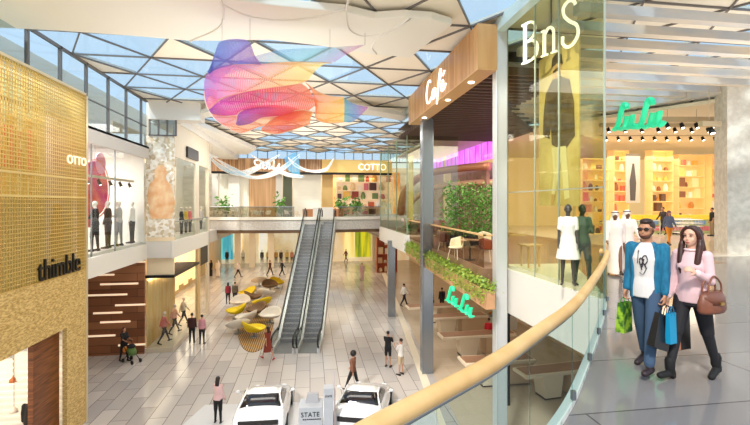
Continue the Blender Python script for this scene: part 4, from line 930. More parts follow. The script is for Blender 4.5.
# ================================================================ patterned lounge island and chairs
bm = nb(); pts = []
for i in range(40):
    a = 2*PI*i/40; pts.append((-3.6+1.15*math.cos(a)-.55*math.sin(a), 30.2+6.3*math.sin(a)))
prism(bm, pts, -6, -5.965)
tag(obj('floor_inlay', bm, mat('inlay_stripes', (84, 50, 28), .35, col2=(206, 166, 110), scale=2.6, kind='wave', contrast=(.3, .7))), 'oval brown and cream striped rug under the lounge chairs', 'rug')
def lounge(label, loc, rz, col, group):
    t = thing('lounge_chair', label, 'lounge chair', loc, rz, group); m = mat('fabric_%d_%d' % (col[0], col[2]), col, .6)
    bm = nb(); n = 18; R_ = []
    for r, z0, lift in ((.10, .30, 0), (.42, .32, .02), (.62, .40, .10), (.74, .50, .28), (.78, .56, .42)):
        R_.append([bm.verts.new((math.cos(2*PI*i/n)*r, math.sin(2*PI*i/n)*r*.9, z0+lift*max(0, -math.sin(2*PI*i/n))**1.0)) for i in range(n)])
    for a, b in zip(R_, R_[1:]): bridge(bm, a, b)
    bm.faces.new(R_[0]); o = sh_ = obj('shell', bm, m, t, True); s = o.modifiers.new('t', 'SOLIDIFY'); s.thickness = .06
    bm = nb(); lathe(bm, [(.05, .34), (.44, .36), (.50, .42), (.42, .46), (.05, .47)], seg=18); obj('seat_cushion', bm, mat('fabric_c%d_%d' % (col[0], col[2]), tuple(min(255, int(c*1.08)) for c in col), .7), sh_, True)
    bm = nb(); lathe(bm, [(.28, 0), (.26, .03), (.05, .06), (.05, .34)], seg=14); obj('pedestal', bm, steel, t)
    return t
YEL, IVO, BRN = (236, 206, 20), (226, 216, 200), (126, 96, 66)
LC = [(247, 302, YEL, 'yellow lounge chair towards the rear left of the striped oval'), (277, 291, YEL, 'yellow lounge chair rearmost, next to the escalator'), (262, 312, YEL, 'yellow lounge chair in the middle of the striped oval'), (236, 321, YEL, 'yellow lounge chair at the left rim of the striped oval'), (254, 340, YEL, 'yellow lounge chair nearest the camera'),
      (259, 289, IVO, 'ivory lounge chair at the far end of the striped oval'), (240, 312, IVO, 'ivory lounge chair between the two left yellow ones'), (266, 302, IVO, 'ivory lounge chair between the middle and rearmost yellow ones'), (246, 328, IVO, 'ivory lounge chair just behind the nearest yellow one'), (270, 326, IVO, 'ivory lounge chair against the escalator side'), (238, 336, IVO, 'ivory lounge chair nearest the camera on the left'),
      (270, 294, BRN, 'brown lounge chair beside the rearmost yellow one'), (253, 306, BRN, 'brown lounge chair right of the rear left yellow one'), (256, 320, BRN, 'brown lounge chair in front of the middle yellow one')]
for i, (px, py, c, lb) in enumerate(LC):
    x, y, z = g0(px, py-3); lounge(lb, (x, y, -5.965), [2.1, 4.0, .7, 1.6, 5.3, .2, 3.0, 5.9, 1.1, 2.7, .4, 3.6, 5.0, 2.2][i], c, 'lounge chairs on the striped oval')
# ================================================================ cars
def car(label, loc, rz):
    t = thing('car', label, 'car', loc, rz); pearl = mat('pearl_white', (238, 238, 240), .18, .1, coat=.6)
    def sec(y, hw, zb, zs_, zt, tw): return [(-hw*.92, zb), (-hw, zb+.18), (-hw, zs_), (-tw, zt), (0, zt+.02), (tw, zt), (hw, zs_), (hw, zb+.18), (hw*.92, zb)]
    S_ = [(0, .78, .42, .62, .74, .66), (.06, .86, .28, .70, .86, .74), (.35, .90, .22, .76, .96, .76), (1.0, .92, .20, .80, .96, .74), (1.9, .92, .20, .76, .88, .74), (2.5, .90, .20, .68, .76, .72), (3.0, .86, .22, .60, .66, .66), (3.34, .74, .28, .50, .54, .56), (3.44, .62, .34, .44, .48, .46)]
    bm = nb(); rs = []
    for s in S_: rs.append([bm.verts.new((x, s[0], z)) for x, z in sec(*s)])
    for a, b in zip(rs, rs[1:]): bridge(bm, a, b)
    bm.faces.new(rs[0]); bm.faces.new(rs[-1]); o = obj('body', bm, pearl, t, True); sb = o.modifiers.new('s', 'SUBSURF'); sb.levels = sb.render_levels = 2
    bm = nb(); rs = []
    for y, hw, tw, zb, zt in ((.52, .72, .66, .86, .93), (.85, .76, .60, .88, 1.2), (1.15, .76, .58, .88, 1.21), (1.5, .76, .58, .86, 1.19), (2.0, .74, .62, .82, .98), (2.3, .70, .64, .78, .84)):
        rs.append([bm.verts.new(p) for p in ((-hw, y, zb), (-tw, y, zt-.03), (-tw*.6, y, zt), (tw*.6, y, zt), (tw, y, zt-.03), (hw, y, zb))])
    for a, b in zip(rs, rs[1:]): bridge(bm, a, b)
    bm.faces.new(rs[0]); bm.faces.new(rs[-1]); obj('windows', bm, mat('car_glass', (26, 24, 30), .08, .0, coat=.5), t, True)
    bm = nb(); rs = []
    for y, tw, z in ((.95, .60, 1.155), (1.15, .59, 1.215), (1.45, .59, 1.205), (1.62, .60, 1.15)):
        rs.append([bm.verts.new(p) for p in ((-tw, y, z-.04), (-tw*.6, y, z+.005), (0, y, z+.015), (tw*.6, y, z+.005), (tw, y, z-.04))])
    for a, b in zip(rs, rs[1:]):
        for i in range(4): bm.faces.new((a[i], a[i+1], b[i+1], b[i]))
    o = obj('roof', bm, pearl, t, True); so = o.modifiers.new('t', 'SOLIDIFY'); so.thickness = .03; so.offset = 1
    for s in (-1, 1):
        bm = nb(); tube(bm, smoothline([(s*.76, .48, .90), (s*.62, .88, 1.13), (s*.60, 1.2, 1.20), (s*.62, 1.6, 1.15), (s*.74, 2.2, .84)], 6), .035, 6); obj('window_pillar', bm, pearl, t, True)
        bm = nb(); ball(bm, (s*1.0, 1.75, .98), .09, .05, .06); tube(bm, [(s*.84, 1.75, .86), (s*.98, 1.75, .97)], .02, 6); obj('side_mirror', bm, pearl, t, True)
        bm = nb(); box(bm, s*.44-.20, s*.44+.20, -.015, .05, .60, .70); obj('tail_light', bm, mat('tail_red', (120, 10, 20), .2, em=.25), t, bevel=.02)
        bm = nb(); ball(bm, (s*.52, 3.30, .50), .14, .09, .07); obj('headlight', bm, mat('headlight', (240, 244, 250), .1), t, True)
        for y in (.68, 2.72):
            bm = nb(); tube(bm, [(s*.80, y, .31), (s*.93, y, .31)], .31, 24, up=(0, 0, 1)); o = obj('wheel', bm, blk, t, True, bevel=.02)
            bm = nb(); tube(bm, [(s*.925, y, .31), (s*.945, y, .31)], .20, 10, up=(0, 0, 1)); obj('rim', bm, steel, o)
    bm = nb(); box(bm, -.66, .66, -.02, .04, .56, .73); obj('rear_panel', bm, mat('rear_black', (20, 12, 14), .2), t, bevel=.02)
    bm = nb(); box(bm, -.24, .24, -.03, .0, .40, .50); obj('number_plate', bm, white, t)
    bm = nb(); ball(bm, (0, .17, .90), .025, .02, .012); obj('badge', bm, dark, t, True)
    return t
x, y = W(258, 14.3); car('white rounded car left of the display kiosk, seen from behind', (x, y, -5.94), -.04)
x, y = W(356, 14.5); car('white rounded car right of the display kiosk, partly behind the handrail', (x, y, -5.94), -.30)
bm = nb(); prism(bm, [W(180, 15.3)+(0,), W(205, 17.0)+(0,), W(430, 17.6)+(0,), W(470, 11)+(0,), W(150, 11)+(0,)], -6, -5.94); tag(obj('display_platform', bm, mat('platform_white', (216, 216, 218), .15)), 'low glossy white platform under the two cars', 'platform')
kx, ky = W(318, 14.6)
t = thing('display_kiosk', 'white information kiosk with tall slanted panel between the two cars', 'kiosk', (kx, ky, -5.94), -.05)
kio = mat('kiosk_white', (168, 172, 180), .3)
bm = nb(); box(bm, -.62, .16, -.35, .35, 0, 1.2); obj('counter', bm, kio, t, bevel=.01)
bm = nb(); V = [(-.42, .0, 1.2), (.02, .0, 1.2), (.02, .3, 1.2), (-.42, .3, 1.2), (-.36, .12, 1.44), (.0, .12, 1.44), (.0, .3, 1.44), (-.36, .3, 1.44)]; V = [bm.verts.new(v) for v in V]; bm.faces.new(V[:4]); bm.faces.new(V[4:]); bridge(bm, V[:4], V[4:]); obj('screen_desk', bm, mat('kiosk_grey', (150, 150, 156), .4), t)
bm = nb(); box(bm, .20, .52, -.30, .06, 0, 1.78); obj('panel', bm, kio, t, bevel=.01)
bm = nb(); V = [(.54, -.30, 0), (.54, .30, 0), (.54, .30, 2.12), (.54, -.30, 1.78)]; A = [bm.verts.new(v) for v in V]; B = [bm.verts.new((v[0]+.05, v[1], v[2])) for v in V]; bm.faces.new(A); bm.faces.new(B); bridge(bm, A, B); obj('fin', bm, mat('kiosk_fin', (150, 140, 142), .3), t)
ink_ = mat('black_sign', (18, 16, 14))
text(t, 'lettering', 'STATE', .22, ink_, (-.55, -.36, .90), (PI/2, 0, 0), .006, .95, 1.05); text(t, 'small_lettering', 'STATE', .085, ink_, (.24, -.31, 1.50), (PI/2, 0, 0), .006, .95)
bm = nb()
for k in range(9): box(bm, -.49+k*.068, -.44+k*.068, -.365, -.35, .80, .83)
obj('small_print', bm, ink_, t)
# stroller
x, y, z = g0(131, 362)
t = thing('stroller', 'dark stroller with green and orange bags beside the plank wall', 'stroller', (x, y, -6), -2.2)
bm = nb(); tube(bm, [(-.22, -.35, 1.0), (-.2, .1, .35), (-.2, .4, .12)], .018, 6); tube(bm, [(.22, -.35, 1.0), (.2, .1, .35), (.2, .4, .12)], .018, 6); tube(bm, [(-.22, -.35, 1.0), (.22, -.35, 1.0)], .02, 6); tube(bm, [(-.2, -.3, .1), (-.2, .1, .55), (.2, .1, .55), (.2, -.3, .1)], .016, 6); obj('frame', bm, dark, t, True)
bm = nb(); rloft(bm, [(0, .05, .38, .18, .24), (0, .08, .55, .20, .28), (0, .0, .75, .17, .16)], 14); obj('seat', bm, mat('stroller_green', (90, 120, 60), .7), t, True)
bm = nb(); ball(bm, (0, .02, .80), .2, .22, .12); obj('hood', bm, mat('stroller_black', (30, 28, 30), .6), t, True)
for sx, sy in ((-1, .42), (1, .42), (-1, -.3), (1, -.3)):
    bm = nb(); tube(bm, [(sx*.20, sy, .1), (sx*.24, sy, .1)], .1, 14); obj('wheel', bm, blk, t)
bm = nb(); ball(bm, (.1, -.32, .62), .12, .1, .16); obj('bag', bm, mat('bag_orange', (230, 140, 50), .6), t, True)
# ================================================================ net sculptures
def netmat(name, stops, axis='X', dens=.5):
    m = bpy.data.materials.new(name); m.use_nodes = True; tt = m.node_tree; tt.nodes.clear()
    o = tt.nodes.new('ShaderNodeOutputMaterial'); mx = tt.nodes.new('ShaderNodeMixShader'); tr = tt.nodes.new('ShaderNodeBsdfTransparent'); d = tt.nodes.new('ShaderNodeBsdfPrincipled'); d.inputs['Roughness'].default_value = .7
    co = tt.nodes.new('ShaderNodeTexCoord'); no = tt.nodes.new('ShaderNodeTexNoise'); no.inputs['Scale'].default_value = .8; s = tt.nodes.new('ShaderNodeSeparateXYZ'); ad = tt.nodes.new('ShaderNodeMath'); ad.operation = 'MULTIPLY_ADD'; ad.inputs[1].default_value = .25
    tt.links.new(co.outputs['UV'], s.inputs[0]); tt.links.new(co.outputs['Object'], no.inputs[0]); tt.links.new(no.outputs[0], ad.inputs[0]); tt.links.new(s.outputs[axis], ad.inputs[2])
    sb = tt.nodes.new('ShaderNodeMath'); sb.operation = 'SUBTRACT'; sb.inputs[1].default_value = .125; tt.links.new(ad.outputs[0], sb.inputs[0])
    r = tt.nodes.new('ShaderNodeValToRGB'); el = r.color_ramp.elements
    el[0].position = 0; el[0].color = lin(stops[0]); el[1].position = 1; el[1].color = lin(stops[-1])
    for i, c in enumerate(stops[1:-1]): e_ = el.new((i+1)/(len(stops)-1)); e_.color = lin(c)
    tt.links.new(sb.outputs[0], r.inputs[0]); tt.links.new(r.outputs[0], d.inputs['Base Color'])
    # threads: two families of fine lines in the sheet's own coordinates
    def lines(sock, f):
        mu = tt.nodes.new('ShaderNodeMath'); mu.operation = 'MULTIPLY'; mu.inputs[1].default_value = f; tt.links.new(sock, mu.inputs[0])
        fr = tt.nodes.new('ShaderNodeMath'); fr.operation = 'FRACT'; tt.links.new(mu.outputs[0], fr.inputs[0])
        lt = tt.nodes.new('ShaderNodeMath'); lt.operation = 'LESS_THAN'; lt.inputs[1].default_value = dens; tt.links.new(fr.outputs[0], lt.inputs[0]); return lt.outputs[0]
    a = lines(s.outputs['X'], 60); b = lines(s.outputs['Y'], 34)
    mxx = tt.nodes.new('ShaderNodeMath'); mxx.operation = 'MAXIMUM'; tt.links.new(a, mxx.inputs[0]); tt.links.new(b, mxx.inputs[1])
    tl = tt.nodes.new('ShaderNodeBsdfTranslucent'); tt.links.new(r.outputs[0], tl.inputs[0]); ms = tt.nodes.new('ShaderNodeMixShader'); ms.inputs[0].default_value = .45; tt.links.new(d.outputs[0], ms.inputs[1]); tt.links.new(tl.outputs[0], ms.inputs[2])
    tt.links.new(mxx.outputs[0], mx.inputs[0]); tt.links.new(tr.outputs[0], mx.inputs[1]); tt.links.new(ms.outputs[0], mx.inputs[2]); tt.links.new(mx.outputs[0], o.inputs[0]); return m
SD = 12.0
def S3(px, py, dd=0):
    D = SD+dd; x, y = W(px, D); return Vector((x, y, CZ+(CY-py)/F*D))
def sheet(name, root, c0, c1, m, k=10, mid=0, rim=None):
    """net spanned between two edge curves, bulging by mid metres"""
    A = smoothline(c0, 8); B = smoothline(c1, 8); n = min(len(A), len(B)); A = [A[int(i*(len(A)-1)/(n-1))] for i in range(n)]; B = [B[int(i*(len(B)-1)/(n-1))] for i in range(n)]
    bm = nb(); uv = bm.loops.layers.uv.new('UVMap'); G = []
    for i in range(n):
        G.append([(bm.verts.new(A[i].lerp(B[i], j/k)+Vector((0, -mid*math.sin(PI*j/k), 0))-root.location), i/(n-1), j/k) for j in range(k+1)])
    for i in range(n-1):
        for j in range(k):
            q = (G[i][j], G[i+1][j], G[i+1][j+1], G[i][j+1]); f = bm.faces.new([a[0] for a in q])
            for l, a in zip(f.loops, q): l[uv].uv = (a[1], a[2])
    o = obj(name, bm, m, root, True)
    if rim:
        for c in (A, B): b2 = nb(); tube(b2, [p-root.location for p in c], .014, 5); obj('edge_rope', b2, rim, root, True)
    return o
rope = mat('rope_white', (250, 236, 226), .6); ropep = mat('rope_peach', (250, 206, 170), .6)
net = thing('net_sculpture', 'large billowing net sculpture in violet, pink, orange and blue hanging from the roof', 'sculpture', S3(280, 90))
sheet('blue_net', net, [S3(212, 78), S3(216, 50), S3(222, 41), S3(240, 39), S3(250, 43), S3(256, 60)], [S3(208, 72, .2), S3(214, 84, .3), S3(224, 76, .4), S3(236, 66, .5), S3(250, 64, .5), S3(262, 66, .5)], netmat('net_blue', [(102, 126, 212), (118, 134, 227), (157, 141, 232), (173, 141, 219)], 'X', 0.54), mid=.3)
sheet('teal_streamer', net, [S3(240, 60, .6), S3(280, 50, .8), S3(320, 48, .9), S3(365, 45, 1.0)], [S3(225, 75, .4), S3(262, 66, .5), S3(300, 63, .6), S3(335, 62, .7)], netmat('net_teal', [(110, 126, 212), (118, 180, 227), (141, 212, 223), (204, 134, 204)], 'X', 0.34), mid=.1, rim=None)
sheet('pink_net', net, [S3(208, 72), S3(222, 66, .3), S3(260, 64, .5), S3(300, 62, .6), S3(332, 63, .8)], [S3(208, 108), S3(222, 98), S3(250, 93, .1), S3(280, 90, .2), S3(308, 80, .4)], netmat('net_pink', [(193, 126, 223), (240, 134, 204), (251, 173, 165), (252, 208, 141), (251, 232, 141)], 'X', 0.49), mid=.45, rim=ropep)
sheet('magenta_net', net, [S3(212, 112, -.2), S3(222, 99, -.3), S3(250, 91, -.3), S3(285, 86, -.2), S3(302, 84)], [S3(212, 114, -.2), S3(226, 116, -.4), S3(255, 114, -.5), S3(290, 120, -.4), S3(317, 104, -.1)], netmat('net_magenta', [(173, 95, 204), (230, 95, 188), (246, 118, 141), (249, 149, 118)], 'X', 0.59), mid=.4, rim=ropep)
sheet('orange_net', net, [S3(306, 83, .1), S3(318, 92, .1), S3(330, 96, .3), S3(344, 97, .5)], [S3(318, 104), S3(316, 118), S3(328, 123, .2), S3(344, 122, .4)], netmat('net_orange', [(246, 130, 102), (252, 173, 102), (254, 201, 102)], 'X', 0.54), mid=.2, rim=ropep)
sheet('lower_net', net, [S3(204, 92), S3(206, 104), S3(214, 118, -.2), S3(228, 128, -.2), S3(242, 133), S3(262, 126), S3(285, 124), S3(310, 120)], [S3(216, 90, .2), S3(222, 108), S3(236, 112), S3(250, 106), S3(268, 106), S3(285, 108), S3(305, 112), S3(316, 112)], netmat('net_coral', [(251, 180, 204), (249, 149, 165), (252, 157, 126), (251, 173, 126), (254, 204, 126)], 'X', 0.45), mid=.3, rim=rope)
sheet('purple_fold', net, [S3(236, 124, -.5), S3(240, 112, -.6), S3(262, 106, -.6), S3(285, 106, -.5), S3(300, 110, -.3)], [S3(238, 126, -.5), S3(250, 124, -.6), S3(262, 118, -.6), S3(280, 116, -.5), S3(300, 112, -.3)], netmat('net_purple', [(141, 102, 196), (188, 102, 196), (235, 118, 157), (251, 157, 118)], 'X', 0.57), mid=.2, rim=ropep)
sheet('red_fold', net, [S3(262, 128, -.4), S3(278, 116, -.5), S3(300, 110, -.5), S3(312, 112, -.3)], [S3(262, 131, -.4), S3(276, 134, -.5), S3(292, 130, -.4), S3(310, 124, -.3)], netmat('net_red', [(251, 149, 102), (243, 110, 87), (252, 165, 102)], 'X', 0.54), mid=.15, rim=ropep)
sheet('tail_net', net, [S3(344, 98, .5), S3(350, 102, .6), S3(358, 105, .7), S3(368, 107, .9)], [S3(344, 122, .4), S3(352, 122, .5), S3(360, 116, .7), S3(367, 109, .9)], netmat('net_tail', [(87, 173, 188), (118, 149, 204), (204, 126, 188)], 'X', 0.57), mid=.1)
for a, b in ((S3(222, 41), S3(222, 41)), (S3(250, 43), S3(250, 43)), (S3(330, 62, .7), S3(330, 62, .7)), (S3(365, 45, 1), S3(365, 45, 1))):
    bm = nb(); p = a-net.location; q = Vector((p.x, p.y, 7.17-net.location.z)); tube(bm, [p, q], .006, 5); obj('suspension_wire', bm, steel, net)
# second, pale net further back
SD = 33.5
net2 = thing('ribbon_sculpture', 'pale white and blue looping net ribbons hanging above the bridge', 'sculpture', S3(270, 165))
pale = netmat('net_pale', [(235, 243, 251), (173, 212, 235), (243, 247, 251), (149, 204, 232)], 'X', 0.49)
for c0, c1 in (([(207, 154), (222, 165), (240, 171), (262, 163), (280, 154)], [(207, 156), (222, 170), (243, 176), (262, 168), (280, 155)]), ([(212, 156), (235, 168), (254, 176), (275, 170), (300, 154)], [(214, 158), (236, 173), (255, 179), (278, 174), (300, 156)]),
               ([(250, 154), (268, 164), (286, 172), (304, 176)], [(252, 156), (268, 167), (286, 176), (302, 178)]), ([(288, 157), (296, 164), (310, 170), (325, 168), (334, 158)], [(288, 158), (296, 167), (310, 172), (326, 171), (334, 159)]), ([(296, 152), (299, 160), (300, 177)], [(284, 158), (288, 170), (300, 177)])):
    sheet('net_ribbon', net2, [S3(*p) for p in c0], [S3(*p) for p in c1], pale if len(c0) != 3 else netmat('net_sky', [(60, 150, 200), (110, 190, 226)], 'X', .4), k=4, rim=None if len(c0) == 3 else rope)
for p in ((212, 156), (280, 154), (334, 158)):
    bm = nb(); a = S3(*p)-net2.location; tube(bm, [a, Vector((a.x, a.y, 7.45-net2.location.z))], .01, 5); obj('suspension_wire', bm, steel, net2)
# ================================================================ upper left white shop window
g_m = 'mannequins in the white upper window'
MN = [(95, 249, (30, 30, 40), (24, 22, 26), 'dark top and purple leggings'), (108, 247, (72, 48, 36), (60, 40, 30), 'brown dress'), (119, 246, (196, 192, 188), (150, 148, 150), 'pale grey outfit'), (132, 240, (244, 242, 238), (22, 20, 22), 'white top and black trousers')]
for i, (px, py, a, b, d) in enumerate(MN):
    y, D = onX(px, -9.1); mannequin('headless-looking white mannequin in %s in the upper white window' % d, (-9.1, y, -.02), 1.6, 2.15, (236, 232, 226), [SHIFT, STAND][i % 2], group=g_m, top=a, bot=b, shoes=(16, 14, 16))
t = thing('window_poster', 'round pink and magenta graphic panel on the white window display', 'poster', (-9.7, 21.3, 2.7))
bm = nb(); tube(bm, [(-.02, 0, 0), (.02, 0, 0)], 1.25, 32); obj('disc', bm, mat('magenta_print', (224, 40, 130), .5, col2=(250, 120, 110), scale=1.2), t)
bm = nb(); tube(bm, [(-.02, -.5, -1.0), (.03, -.5, -1.0)], .75, 24); obj('orange_disc', bm, mat('orange_print', (250, 96, 60), .5, col2=(232, 50, 90), scale=1.5), t)
bm = nb(); tube(bm, [(-.02, .5, 1.2), (.03, .5, 1.2)], .5, 24); obj('pink_disc', bm, mat('pink_print', (246, 160, 190), .5), t)
bm = nb(); tube(bm, [Vector((.05, 1.32*math.cos(a), 1.32*math.sin(a))) for a in [i*PI/16 for i in range(32)]], .03, 6, closed=True); obj('ring', bm, mat('coral_ring', (250, 150, 130), .5), t)
for dz_ in (-1.9, 2.0):
    pass
bm = nb(); tube(bm, [(0, 0, 1.2), (0, 0, 2.2)], .01, 5); obj('suspension_wire', bm, steel, t)
def spot(name_l, loc, group, m=dark, r=.07, rz=0):
    t = thing('track_spotlight', name_l, 'spotlight', loc, rz, group)
    bm = nb(); tube(bm, [(0, 0, 0), (0, 0, -.10)], .015, 6); obj('arm', bm, m, t)
    bm = nb(); tube(bm, [(0, .04, -.06), (0, -.06, -.28)], [r*.8, r], 10); hh = obj('head', bm, m, t)
    bm = nb(); tube(bm, [(0, -.061, -.281), (0, -.064, -.288)], r*.7, 10); obj('lens', bm, lampm, hh)
    return t
bm = nb(); box(bm, -9.0, -8.9, 17.6, 23.6, 3.10, 3.2); tag(obj('lighting_track', bm, mat('track_beige', (200, 186, 160), .4)), 'beige lighting track in the upper white window', 'lighting track')
for k in range(6): spot('small black spotlight on the track of the upper white window', (-8.95, 17.9+k*1.05, 3.1), 'spotlights in the white window', rz=1.57)
# printed figure panel on banner
def figure_print(org, ud, h, m, label):
    t = thing('printed_panel', label, 'panel', org); ud = Vector(ud)
    bm = nb(); P_ = [(-.3, 0), (-.42, .4), (-.36, .62), (-.18, .72), (-.2, .86), (-.08, .97), (.1, .97), (.2, .84), (.14, .72), (.34, .6), (.44, .3), (.34, 0)]
    n_ = ud.cross(Vector((0, 0, 1)))*.012
    A = [bm.verts.new(ud*(a*h*.55)+Vector((0, 0, b*h))) for a, b in P_]; B = [bm.verts.new(ud*(a*h*.55)+Vector((0, 0, b*h))-n_) for a, b in P_]; bm.faces.new(A); bm.faces.new(B); bridge(bm, A, B); obj('silhouette', bm, m, t); return t
figure_print((-8.0, 24.775, 1.2), (1, 0, 0), 3.0, mat('print_peach', (236, 176, 120), .5, col2=(250, 222, 180), scale=2), 'peach silhouette printed on the shimmering facade column')
# lower mannequin case
for px, py, D, lb in ((164, 345, 24.0, 'nearest'), (172, 337, 25.6, 'middle'), (178, 330, 27.2, 'farthest')):
    x, y = W(px, D); mannequin('%s of three striding mannequins in the lit case beside the plank wall' % lb, (-8.0, 24.2+(D-23)*1.15, -5.75), -.8, 1.78, (240, 214, 200), WALK1, group='mannequins in the lit case', top={'nearest': (226, 120, 110), 'middle': (240, 180, 170), 'farthest': (236, 220, 200)}[lb], bot=(30, 26, 28), shoes=(20, 18, 20))
t = thing('curtain', 'tall pleated gold curtain behind the three mannequins', 'curtain', (-8.7, 27.2, -5.75))
bm = nb(); n = 60
A = [(.05*math.sin(i*1.3), -2.4+4.8*i/n) for i in range(n+1)]; prism(bm, A+[(x-.05, y) for x, y in A[::-1]], 0, 3.6); obj('fabric', bm, mat('gold_curtain', (240, 190, 110), .5, col2=(250, 220, 160), scale=2, stretch=(1, 4, .3)), t, True)
# upper-left shop with figures
for i, (px, c, lb) in enumerate(((181.5, (40, 36, 44), 'black coat'), (186, (226, 196, 60), 'yellow top'), (190, (224, 110, 120), 'coral top'), (196, (70, 50, 60), 'plum outfit'), (201, (210, 200, 200), 'pale grey outfit'))):
    y, D = onX(px, -8.1); mannequin('mannequin in a %s in the upper shop beyond the facade column' % lb, (-8.1, y, 0), -1.6, 1.8, (236, 224, 210), STAND, group='mannequins in the upper left shop', top=c, bot=(40, 36, 44), shoes=None)
t = thing('display_shelf', 'white grid shelf on the wall of the upper left shop', 'shelf', (-10.3, 28, 2.2))
bm = nb()
for k in range(5): box(bm, -.15, .15, -2.5+k*1.25-.03, -2.5+k*1.25+.03, 0, 2.4)
for k in range(4): box(bm, -.15, .15, -2.5, 2.5, k*.8-.03, k*.8+.03)
box(bm, -.2, -.15, -2.5, 2.5, 0, 2.4); obj('grid', bm, white, t)
t = thing('shop_sign', 'dark projecting sign above the upper left shop', 'sign', (-7.33, 27.2, 4.7))
bm = nb(); box(bm, 0, .12, -.1, 2.4, .1, .75); obj('panel', bm, mat('sign_dark', (50, 46, 50), .4), t)
t = thing('balustrade', 'chrome and glass balustrade along the upper left gallery edge', 'balustrade', (-7.33, 25, 0))
bm = nb(); box(bm, -.01, .01, 0, 8, .05, 1.0); obj('glass_pane', bm, gl, t)
bm = nb(); tube(bm, [(0, 0, 1.03), (0, 8, 1.03)], .03, 8); obj('handrail', bm, steel, t)
# light strips on the plank wall
for i, (a, b, z) in enumerate(((87, 114, 275), (100, 138, 284), (87, 127, 295), (115, 145, 305), (100, 130, 322), (87, 115, 336), (118, 145, 345), (93, 122, 313), (120, 145, 262))):
    xa = (a-375)/F; D = 24.5/(ca-xa*sa); x0 = W(a, D)[0]; D1 = 24.5/(ca-(b-375)/F*sa); x1 = W(b, D1)[0]; zz = CZ+(CY-z)/F*(D+D1)/2
    bm = nb(); box(bm, x0, x1, 24.50, 24.55, zz-.045, zz+.045); tag(obj('light_strip', bm, mat('strip_light', (250, 220, 186), .4, em=.6)), 'thin glowing horizontal light strip on the plank wall', 'light strip', 'light strips on the plank wall')
# gold-shop window mannequins and lamps
for px, c, lb in ((10, (216, 60, 40), 'left red'), (28, (224, 80, 50), 'right red')):
    y, D = onX(px, -8.85); z = 2.2
    t = mannequin('mannequin in a %s dress glowing behind the gold mesh' % lb, (-8.85, y, z), -1.57, 2.5, (226, 170, 60), STAND, top=c, skirt=(c, .62), sleeve=.2, shoes=None)
y, D = onX(57, -8.85); mannequin('golden crouching figure behind the mesh near the shop corner', (-8.85, y, -.6), -1.4, 2.6, (220, 168, 50), SHIFT, top=(206, 150, 40), bot=(190, 140, 50), shoes=None)
def pendant(label, loc, drop, col, r=.16, group=None):
    t = thing('pendant_lamp', label, 'lamp', loc, 0, group); bm = nb(); tube(bm, [(0, 0, 0), (0, 0, drop)], .008, 5); obj('cord', bm, dark, t)
    bm = nb(); lathe(bm, [(r, -.14), (r*.9, -.05), (.03, .02), (.02, .05)], seg=16); obj('lamp_shade', bm, mat('shade_%d' % col[0], col, .4), t, True); sh = t.children[-1] if t.children else t
    bm = nb(); ball(bm, (0, 0, -.12), .05); obj('bulb', bm, lampm, t, True); return t
x, y = W(37, 14.6); pendant('black cone pendant lamp in the gold shop entrance', (x, y, CZ+(CY-380)/F*14.6), 1.3, (22, 20, 20), .2)
x, y = W(13, 15.2); pendant('copper pendant lamp left of the black one in the gold shop entrance', (x, y, CZ+(CY-378)/F*15.2), 1.6, (190, 110, 60), .12)
x, y = W(14, 14.2); pendant('low white pendant lamp in the gold shop entrance', (x, y, CZ+(CY-408)/F*14.2), 2.4, (230, 220, 206), .12)
# ================================================================ far upper shops
def X46(px, Y=45.8): return W(px, Y/(ca-(px-375)/F*sa))[0]
def Zp(py, px, Y): return CZ+(CY-py)/F*(Y/(ca-(px-375)/F*sa))
Y_ = 45.0
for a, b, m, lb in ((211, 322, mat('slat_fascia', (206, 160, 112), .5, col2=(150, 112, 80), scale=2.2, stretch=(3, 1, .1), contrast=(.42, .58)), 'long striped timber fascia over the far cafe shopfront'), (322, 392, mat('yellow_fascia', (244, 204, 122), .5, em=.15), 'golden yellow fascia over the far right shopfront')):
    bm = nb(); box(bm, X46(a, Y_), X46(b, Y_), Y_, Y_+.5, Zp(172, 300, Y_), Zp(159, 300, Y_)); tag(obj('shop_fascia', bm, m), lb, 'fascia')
bm = nb(); box(bm, X46(211, Y_), X46(392, Y_), Y_+.1, Y_+.9, Zp(174, 300, Y_), Zp(172, 300, Y_)); struct('trim_fascia', bm, dark)
t = thing('shop_sign', 'white COTTO lettering on the golden yellow fascia', 'sign', (X46(358, Y_), Y_-.03, Zp(170, 358, Y_)))
o = text(t, 'letters', 'COTTO', .95, MC['sign_white'], (0, 0, 0), (PI/2, 0, 0), .03, .9)
t = thing('shop_sign', 'white illegible script lettering on the striped timber fascia', 'sign', (X46(253, Y_), Y_-.06, Zp(170, 253, Y_)))
strokes(t, 'letters', [([(.4, .9), (.15, .85), (.2, .55), (.4, .4), (.3, .1), (0, .1)]), ([(.6, .1), (.7, .6), (.95, .7), (.9, .2), (1.2, .2), (1.3, .7), (1.5, .6), (1.45, .1), (1.7, .3)]), ([(1.9, .9), (1.85, .2), (2.1, .15), (2.4, .6), (2.3, .1), (2.7, .2)])], MC['sign_white'], (0, 0, 0), (1, 0, 0), (0, 0, 1), 1.1, .06)
for a, b, m, nm in ((219, 249, (240, 236, 220), 'blind'), (293, 321, (240, 238, 226), 'blind')):
    bm = nb(); box(bm, X46(a, 46.5), X46(b, 46.5), 46.5, 46.6, .6, 5.3)
    for k in range(8): box(bm, X46(a, 46.5), X46(b, 46.5), 46.45, 46.5, 2.6+k*.33, 2.64+k*.33)
    tag(obj('roller_blind', bm, mat('blind_ivory', m, .5, em=.08)), 'pale ribbed blind in the %s bay of the far cafe' % ('left' if a < 250 else 'right'), 'blind')
